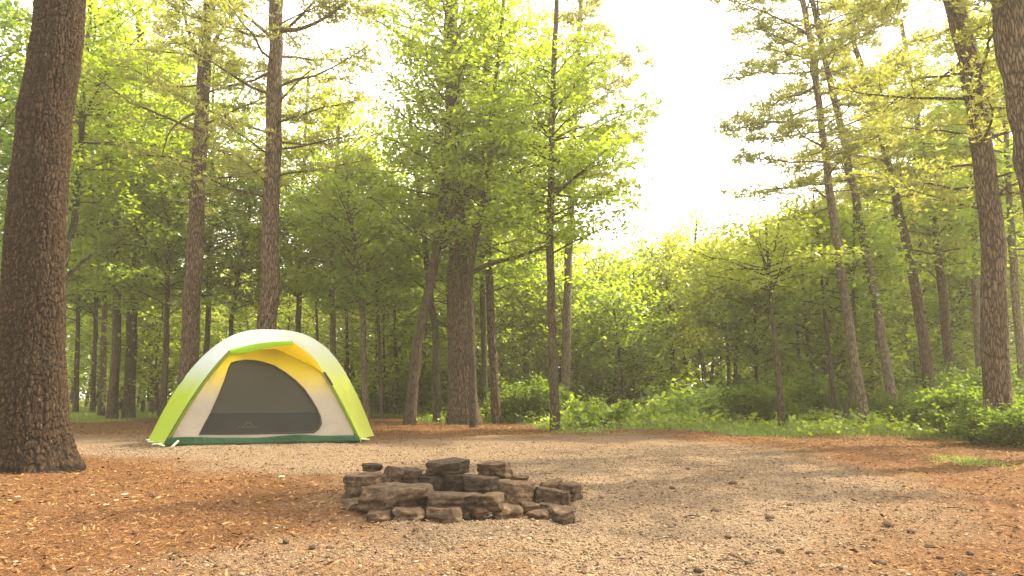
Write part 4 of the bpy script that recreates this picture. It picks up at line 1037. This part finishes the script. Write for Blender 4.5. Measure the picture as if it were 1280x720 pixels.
# poles along the front edges
for corner, nm in ((FLc, 'pole'), (FRc, 'pole')):
    m = MB(); P = arch(corner, np.linspace(1, .43 if corner is FLc else .6, 26)); P[:, 1] -= .012
    m.tube(P, .013 if corner is FLc else .009, 7); m.build(nm, F['pole'] if corner is FLc else F['trim'], tent)
m = MB(); P = arch(FRc, np.linspace(.69, .60, 4)); P[:, 1] -= .025; m.tube(P, .022, 6); m.build('pole_clip', F['zip'], tent)
m = MB(); P = arch(SLc, np.linspace(.76, .72, 3), 2.5); P[:, 0] -= .02; m.tube(P, [.02, .03, .02], 6); m.build('vent_toggle', F['zip'], tent)
# stakes and straps at the corners
def stake(p, d, r=.012, mat='strap'):
    m = MB(); p = np.array(p, float); d = np.array(d, float)
    m.tube([p, p + d * .5, p + d], r, 6); m.build('corner_strap', F[mat], tent)
stake((-1.36, -1.34, .10), (-.09, -.07, -.10), .018)
stake((-1.98, -.2, .06), (.10, -.06, -.01)); stake((-1.95, -.2, .03), (.16, -.3, 0)); stake((-1.62, -1.2, .05), (-.16, .18, -.02), .014)
stake((-1.66, -1.22, .04), (.09, -.1, -.02), .015)
stake((1.62, -1.2, .06), (.12, .10, -.02), .016); stake((1.70, -.9, .03), (.10, -.08, 0), .016); stake((1.80, -.2, .04), (.02, -.3, .0), .014)
m = MB(); m.tube([(-1.98, -.15, .06), (-1.9, -.05, .7), (-1.80, 0.02, .9)], .004, 4); m.build('guy_line', F['zip'], tent)
# ------------------------------------------------------------------ fire ring
def stone_mat(name='weathered_stone', soot_shade=0.0):
    m, nt, out = new_mat(name); L = nt.links
    tc = nd(nt, 'ShaderNodeTexCoord'); oi = nd(nt, 'ShaderNodeObjectInfo')
    off = nd(nt, 'ShaderNodeVectorMath', operation='ADD'); L.new(tc.outputs['Object'], off.inputs[0])
    cmb = nd(nt, 'ShaderNodeCombineXYZ'); mu = nd(nt, 'ShaderNodeMath', operation='MULTIPLY'); L.new(oi.outputs['Random'], mu.inputs[0]); mu.inputs[1].default_value = 40
    for i in range(3): L.new(mu.outputs[0], cmb.inputs[i])
    L.new(cmb.outputs[0], off.inputs[1])
    mp = nd(nt, 'ShaderNodeMapping'); mp.inputs['Scale'].default_value = (1, 1, 1.4); L.new(off.outputs[0], mp.inputs[0])
    n = nd(nt, 'ShaderNodeTexNoise', i_Scale=13.0, i_Detail=9.0, i_Roughness=.72); L.new(mp.outputs[0], n.inputs['Vector'])
    n2 = nd(nt, 'ShaderNodeTexNoise', i_Scale=3.0, i_Detail=3.0); L.new(off.outputs[0], n2.inputs['Vector'])
    v = nd(nt, 'ShaderNodeTexVoronoi', i_Scale=26.0); L.new(off.outputs[0], v.inputs['Vector'])
    col = ramp(nt, n.outputs['Fac'], [(.34, (.012, .009, .007)), (.47, (.055, .039, .026)), (.58, (.105, .076, .051)), (.72, (.24, .19, .135))])
    col = mixc(nt, n2.outputs['Fac'], col, mixc(nt, 1.0, col, (.75, .52, .40, 1), 'MULTIPLY'))
    sp_ = nd(nt, 'ShaderNodeMapRange'); L.new(oi.outputs['Random'], sp_.inputs[0]); sp_.inputs[3].default_value = .65; sp_.inputs[4].default_value = 1.15
    hs = nd(nt, 'ShaderNodeHueSaturation'); L.new(sp_.outputs[0], hs.inputs['Value']); L.new(mixc(nt, soot_shade, col, (.022, .018, .016, 1)), hs.inputs['Color'])
    p = nd(nt, 'ShaderNodeBsdfPrincipled', i_Roughness=.92); p.inputs['Specular IOR Level'].default_value = .2; L.new(hs.outputs[0], p.inputs['Base Color'])
    h = nd(nt, 'ShaderNodeMath', operation='MULTIPLY_ADD'); L.new(v.outputs['Distance'], h.inputs[0]); h.inputs[1].default_value = .25; L.new(n.outputs['Fac'], h.inputs[2])
    bp = nd(nt, 'ShaderNodeBump', i_Strength=1.0, i_Distance=.03); L.new(h.outputs[0], bp.inputs['Height']); L.new(bp.outputs[0], p.inputs['Normal'])
    L.new(p.outputs[0], out.inputs[0]); return m
M['stone'] = stone_mat(); M['sooty'] = stone_mat('sooty_shaded_stone', .5)  # darker variant: some soot, and shade on the inner stones put into the colour
from mathutils import noise as mnoise
def stone(name, label, c, dims, rz, seed, boxy=5.0, rough=.16, tilt=0.0, tip=0.0, group='stones of the fire ring', mat='stone', n=64, facets=9):
    """rough stone: a rounded block, chipped by planes, then broken by layered noise"""
    rng = np.random.default_rng(seed)
    u = np.linspace(0, 2 * PI, n, endpoint=False); v = np.linspace(-PI / 2, PI / 2, n // 2 + 1)
    U, Vv = np.meshgrid(u, v, indexing='ij')
    d = np.stack([np.cos(Vv) * np.cos(U), np.cos(Vv) * np.sin(U), np.sin(Vv)], -1)
    r = (np.abs(d) ** boxy).sum(-1) ** (-1 / boxy)
    P = d * r[..., None]
    for q_ in range(facets):
        k = rng.standard_normal(3) * [1, 1, .18 if q_ < facets - 3 else .6]; k /= np.linalg.norm(k); lim = rng.uniform(.80, 1.02) if q_ < facets - 3 else rng.uniform(.9, 1.15)
        q = P @ k; over = np.clip(q - lim, 0, None); P = P - over[..., None] * k
    k = np.array([rng.normal(0, .06), rng.normal(-.05, .06), 1.0]); q = P @ k; P[..., 2] -= np.clip(q - .80, 0, None); P[..., 2] *= 1.12
    off = Vector(rng.uniform(0, 50, 3)); sc = np.array(dims) / 2
    W = P * sc
    for i in range(W.shape[0]):
        for j in range(W.shape[1]):
            w_ = W[i, j]; a_ = Vector((w_[0], w_[1], w_[2] * 2.2))
            nn = mnoise.fractal(a_ * 9 + off, .7, 2.2, 5) * .5 + mnoise.noise(a_ * 4 + off) * .5 + mnoise.cell(a_ * 14 + off) * .10
            lay = abs(math.sin(w_[2] * 70 + 3 * mnoise.noise(a_ * 3 + off)))
            W[i, j] = w_ * (1 + rough * nn * 1.6) - P[i, j] * [1, 1, 0] * (lay > .8) * .006
    if tip: W[..., 2] += tip * np.clip(P[..., 0] - .55, 0, 1) ** 1.5 * (P[..., 2] > -.2)
    mb = MB(); mb.grid(W, close_u=True)
    cr, sr = math.cos(rz), math.sin(rz)
    o = mb.build(name, M[mat]); o.location = [float(q) for q in c]; o.rotation_euler = (0, tilt, rz)
    # poles of the grid are closed by merging
    import bmesh as _b
    bm = _b.new(); bm.from_mesh(o.data); _b.ops.remove_doubles(bm, verts=bm.verts, dist=.0004); _b.ops.recalc_face_normals(bm, faces=bm.faces)
    for f in bm.faces: f.smooth = True
    bm.to_mesh(o.data); bm.free()
    mod = o.modifiers.new('edges', 'EDGE_SPLIT') if False else None
    tag(o, label, 'stone', group); return o
def zpx(zx, zy): return 370 + zx / 3.2, 550 + zy / 3.2
ring_stones = [
 # x0, x1, ytop, ybottom (pixels of an enlarged view), distance, depth, boxiness, label
 (192, 285, 243, 340, 5.45, .26, 3.2, 'rounded lower stone at the left end of the fire ring front'),
 (283, 392, 283, 352, 5.12, .26, 4.5, 'lower block directly under the left end of the long front slab'),
 (388, 517, 272, 352, 5.12, .26, 4.5, 'lower block under the right end of the long front slab'),
 (525, 660, 268, 338, 5.12, .26, 4.5, 'low block beneath the second front slab'),
 (268, 545, 180, 290, 5.3, .34, 7, 'longest front slab, flat topped, on the left of the ring front'),
 (516, 742, 210, 296, 5.27, .30, 7, 'second long front slab with a pale flat top'),
 (738, 836, 212, 290, 5.28, .22, 5, 'small upright block ending the front row of slabs'),
 (204, 342, 134, 206, 5.85, .30, 6, 'flat stone on the left rim with a sunlit pale top'),
 (208, 300, 196, 262, 5.80, .28, 4, 'stone beneath the flat sunlit one on the left rim'),
 (272, 342, 93, 128, 6.42, .2, 4, 'small dark stone topmost at the back left of the ring'),
 (338, 412, 103, 188, 6.4, .22, 3.5, 'tilted reddish stone leaning at the back left of the ring'),
 (404, 502, 103, 186, 6.5, .24, 5, 'dark block on the back rim left of the tallest stone'),
 (528, 700, 80, 140, 6.55, .26, 7, 'flat dark slab forming the highest point of the back rim'),
 (486, 600, 132, 190, 6.5, .24, 4, 'sooty shade-toned stone under the left end of the highest back slab'),
 (590, 700, 132, 196, 6.5, .24, 4, 'sooty shade-toned stone under the right end of the highest back slab'),
 (672, 812, 142, 212, 6.3, .26, 4.5, 'peaked dark stone inside the back right curve of the ring'),
 (720, 876, 90, 154, 6.5, .24, 6, 'flat slab with an upturned pointed end on the back right rim'),
 (850, 932, 140, 166, 6.3, .16, 4, 'thin dark splinter of rock beside the pointed slab'),
 (805, 962, 163, 255, 5.75, .34, 4, 'large sloping stone on the right side of the ring'),
 (956, 1048, 188, 258, 5.7, .26, 5.5, 'square-faced stone right of the large sloping one'),
 (1036, 1096, 204, 252, 5.7, .2, 3.5, 'small cracked stone tucked against the square-faced one'),
 (788, 902, 256, 330, 5.28, .24, 2.8, 'tan boulder with a light angular face at the right front'),
 (898, 972, 248, 302, 5.5, .2, 2.6, 'round grey stone right of the tan boulder'),
 (930, 1012, 282, 324, 5.25, .16, 2.6, 'small low stone in front of the round grey one'),
 (972, 1070, 254, 290, 5.5, .2, 3.2, 'flat small stone lying under the square-faced one'),
 (1018, 1116, 270, 330, 5.25, .22, 3.0, 'round-ended stone at the far right of the ring front'),
 (988, 1062, 160, 200, 6.2, .2, 3.4, 'flat dark stone lying loose outside the ring on the right'),
 (1056, 1142, 170, 206, 6.1, .18, 3.0, 'outermost loose stone beyond the right side of the ring'),
 (700, 770, 262, 345, 5.22, .18, 3.0, 'crumbling stone wedged beneath the small upright block'),
 (640, 705, 285, 345, 5.22, .16, 3.0, 'broken brown stone wedged between the second slab and the ground'),
]
rstn = np.random.default_rng(31)
for i, (x0, x1, yt, yb, Y, dep, bx, lab) in enumerate(ring_stones):
    (a0, t0_), (a1, b0_) = zpx(x0, yt), zpx(x1, yb)
    pl, pr = at(a0, t0_, Y)[0], at(a1, t0_, Y)[0]
    zt, zb = at(a0, t0_, Y + dep * .15)[2], at(a0, b0_, Y - dep * .4)[2]
    if i in (0, 1, 2, 3, 21, 23, 25, 26, 27, 28, 29): zb = min(zb, float(ground_h((pl + pr) / 2, Y)) - .03)
    if i in (7, 8, 10, 11, 13, 14, 15, 17, 18, 19, 20, 22, 24, 30, 31): zb = min(zb, zt - .10)
    if i in (8, 10, 13, 14, 15, 18, 19, 20, 22, 24, 30, 31, 11): zb = min(zb, -.02)
    if i in (4, 5, 6): zb = at(a0, b0_, Y - dep * .1)[2] + .01
    if i == 11: zt -= .02
    x_ = (pl + pr) / 2; w_ = (pr - pl) * 1.04; ang = math.atan2(-(x_ - RING[0]), (RING[1] - Y)) * .35 * (1 if Y < RING[1] else -1)
    stone('ring_stone', lab, (x_, Y + dep * .12, (zt + zb) / 2), (w_, dep, (zt - zb) * (1.12 if i in (0, 1, 2, 3) else 1.03)), -ang + rstn.normal(0, .05), 500 + i, bx * 1.25, .10, rstn.normal(0, .03) if i != 10 else .5, .05 if i == 16 else 0, mat='sooty' if i in (13, 14, 15, 29, 9, 12, 11) else 'stone')
# ash and charcoal inside the ring
re_ = np.random.default_rng(90); n = 2600; a = re_.uniform(0, 6.28, n); r = .56 * np.sqrt(re_.uniform(0, 1, n))
mb = MB(); pebbles(mb, RING[0] + r * np.cos(a), RING[1] + r * np.sin(a), re_.lognormal(math.log(.011), .4, n), re_)
tag(mb.build('ash', simple_mat('ash_and_charcoal', [(0, (.01, .009, .008)), (.6, (.035, .03, .027)), (1, (.16, .14, .12))]), smooth=False), 'black charcoal and grey ash inside the fire ring', kind='stuff')
# dark clods, cones and loose stones lying about
M['clod'] = simple_mat('dark_clods', [(0, (.025, .016, .011)), (.5, (.05, .033, .023)), (1, (.09, .062, .043))])
def loose(name, label, cat, group, spots, mat, seed, flat=.55):
    rng = np.random.default_rng(seed)
    for px, py, s in spots:
        Y = gy(py); x = at(px, py, Y)[0]; mb = MB(); nn = 12
        u = np.linspace(0, 2 * PI, 14, endpoint=False); v = np.linspace(-PI / 2, PI / 2, 9); U, Vv = np.meshgrid(u, v, indexing='ij')
        P = np.stack([np.cos(Vv) * np.cos(U), np.cos(Vv) * np.sin(U) * .8, np.sin(Vv) * flat], -1) * s * Y / FOC / 2
        o_ = Vector(rng.uniform(0, 30, 3))
        for a_ in range(14):
            for b_ in range(9):
                P[a_, b_] *= 1 + .45 * mnoise.noise(Vector(P[a_, b_] / (s * Y / FOC)) * 4 + o_)
        mb.grid(P, close_u=True); o = mb.build(name, mat); o.location = (x, Y, float(ground_top(np.array(x), np.array(Y))) + s * Y / FOC * flat * .22); o.rotation_euler = (0, 0, rng.uniform(0, 6))
        tag(o, label, cat, group)
loose('soil_clod', 'dark clod lying on the pale gravel in the foreground', 'clod', 'dark clods on the gravel',
      [(1110, 659, 17), (1139, 667, 10), (962, 645, 12), (1100, 699, 15), (1162, 680, 12), (1200, 713, 17), (893, 636, 11), (916, 607, 10), (840, 611, 9), (788, 611, 9), (751, 622, 7), (1094, 672, 8), (730, 711, 11), (873, 715, 12), (936, 703, 9),
       (1012, 687, 10), (975, 686, 11), (968, 675, 7), (1213, 691, 11), (1175, 694, 10), (860, 592, 7), (988, 631, 9), (1067, 625, 8), (910, 672, 10), (1050, 712, 10)], M['clod'], 61)
loose('dead_leaf_clump', 'pale dry leaf lying on the rusty needles near the huge pine', 'dead leaf', 'pale dry leaves on the needles',
      [(156, 617, 9), (116, 618, 6), (145, 624, 6), (37, 662, 7), (20, 694, 6), (352, 599, 8), (132, 632, 8), (160, 706, 6), (345, 660, 6), (22, 619, 6)], simple_mat('dry_leaf', [(0, (.55, .42, .28)), (1, (.62, .5, .36))]), 62, .2)
loose('pine_cone', 'dark knobbly cone lying on the rusty needles', 'pine cone', 'cones on the needles',
      [(190, 619, 8), (270, 684, 8), (168, 667, 7), (218, 690, 8), (357, 683, 9), (390, 689, 9), (215, 698, 7), (172, 680, 7)], M['clod'], 63, .8)
# ------------------------------------------------------------------ camera, light, air
cam = bpy.data.cameras.new('camera'); co = bpy.data.objects.new('camera', cam); C.objects.link(co)
cam.sensor_width = 36; cam.lens = FOC / 1280 * 36; cam.clip_end = 2000
co.location = (0, 0, CAM_H); co.rotation_euler = (PI / 2 + PITCH, 0, 0)
scn = bpy.context.scene; scn.camera = co
SUN_AZ, SUN_EL = math.radians(66), math.radians(49)      # azimuth to the right of the view direction
wld = bpy.data.worlds.new('World'); scn.world = wld; wld.use_nodes = True
nt = wld.node_tree; nt.nodes.clear()
wo = nt.nodes.new('ShaderNodeOutputWorld'); bg = nt.nodes.new('ShaderNodeBackground'); CLOUD = 8.0; sky = nt.nodes.new('ShaderNodeTexSky')
sky.sky_type = 'NISHITA'; sky.sun_disc = False; sky.sun_elevation = SUN_EL; sky.sun_rotation = SUN_AZ
sky.air_density = 1.2; sky.dust_density = 6.0; sky.ozone_density = 1.0
hs = nt.nodes.new('ShaderNodeHueSaturation'); hs.inputs['Saturation'].default_value = .35
nt.links.new(sky.outputs[0], hs.inputs['Color'])
# thin bright cloud over the whole sky, a little uneven
tcw = nt.nodes.new('ShaderNodeTexCoord'); cn = nt.nodes.new('ShaderNodeTexNoise'); cn.inputs['Scale'].default_value = 2.5; cn.inputs['Detail'].default_value = 4
nt.links.new(tcw.outputs['Generated'], cn.inputs['Vector'])
cloud = ramp(nt, cn.outputs['Fac'], [(.3, (.88, .80, .66)), (.7, (1, .93, .78))])
cl2 = nt.nodes.new('ShaderNodeVectorMath'); cl2.operation = 'SCALE'; cl2.inputs['Scale'].default_value = CLOUD; nt.links.new(cloud, cl2.inputs[0])
nt.links.new(mixc(nt, .7, hs.outputs[0], cl2.outputs[0]), bg.inputs[0]); bg.inputs[1].default_value = .15
nt.links.new(bg.outputs[0], wo.inputs[0])
sl_ = bpy.data.lights.new('sun', 'SUN'); so = bpy.data.objects.new('sun', sl_); C.objects.link(so)
sl_.energy = 4.5; sl_.angle = math.radians(1.0); sl_.color = (1.0, .85, .56)
d = Vector((math.sin(SUN_AZ) * math.cos(SUN_EL), math.cos(SUN_AZ) * math.cos(SUN_EL), math.sin(SUN_EL)))
so.rotation_euler = d.to_track_quat('Z', 'Y').to_euler(); so.location = d * 50
HAZE = 0.0017
if HAZE:
    m, nt, out = new_mat('warm_haze')
    pv = nd(nt, 'ShaderNodeVolumePrincipled'); pv.inputs['Color'].default_value = (1, .93, .72, 1); pv.inputs['Density'].default_value = HAZE; pv.inputs['Anisotropy'].default_value = .3
    nt.links.new(pv.outputs[0], out.inputs['Volume'])
    hb = MB(); hb.box((0, 42, 12), (190, 125, 27)); tag(hb.build('haze', m, smooth=False), kind='stuff')
vs = scn.view_settings; vs.view_transform = 'Standard'; vs.look = 'None'; vs.gamma = 1; vs.use_curve_mapping = False; vs.exposure = 2.1
cy = scn.cycles; cy.max_bounces = 12; cy.diffuse_bounces = 6; cy.transmission_bounces = 6; cy.transparent_max_bounces = 8; cy.volume_bounces = 0; cy.glossy_bounces = 1
cy.use_denoising = True; cy.adaptive_threshold = .02; cy.sample_clamp_indirect = 6
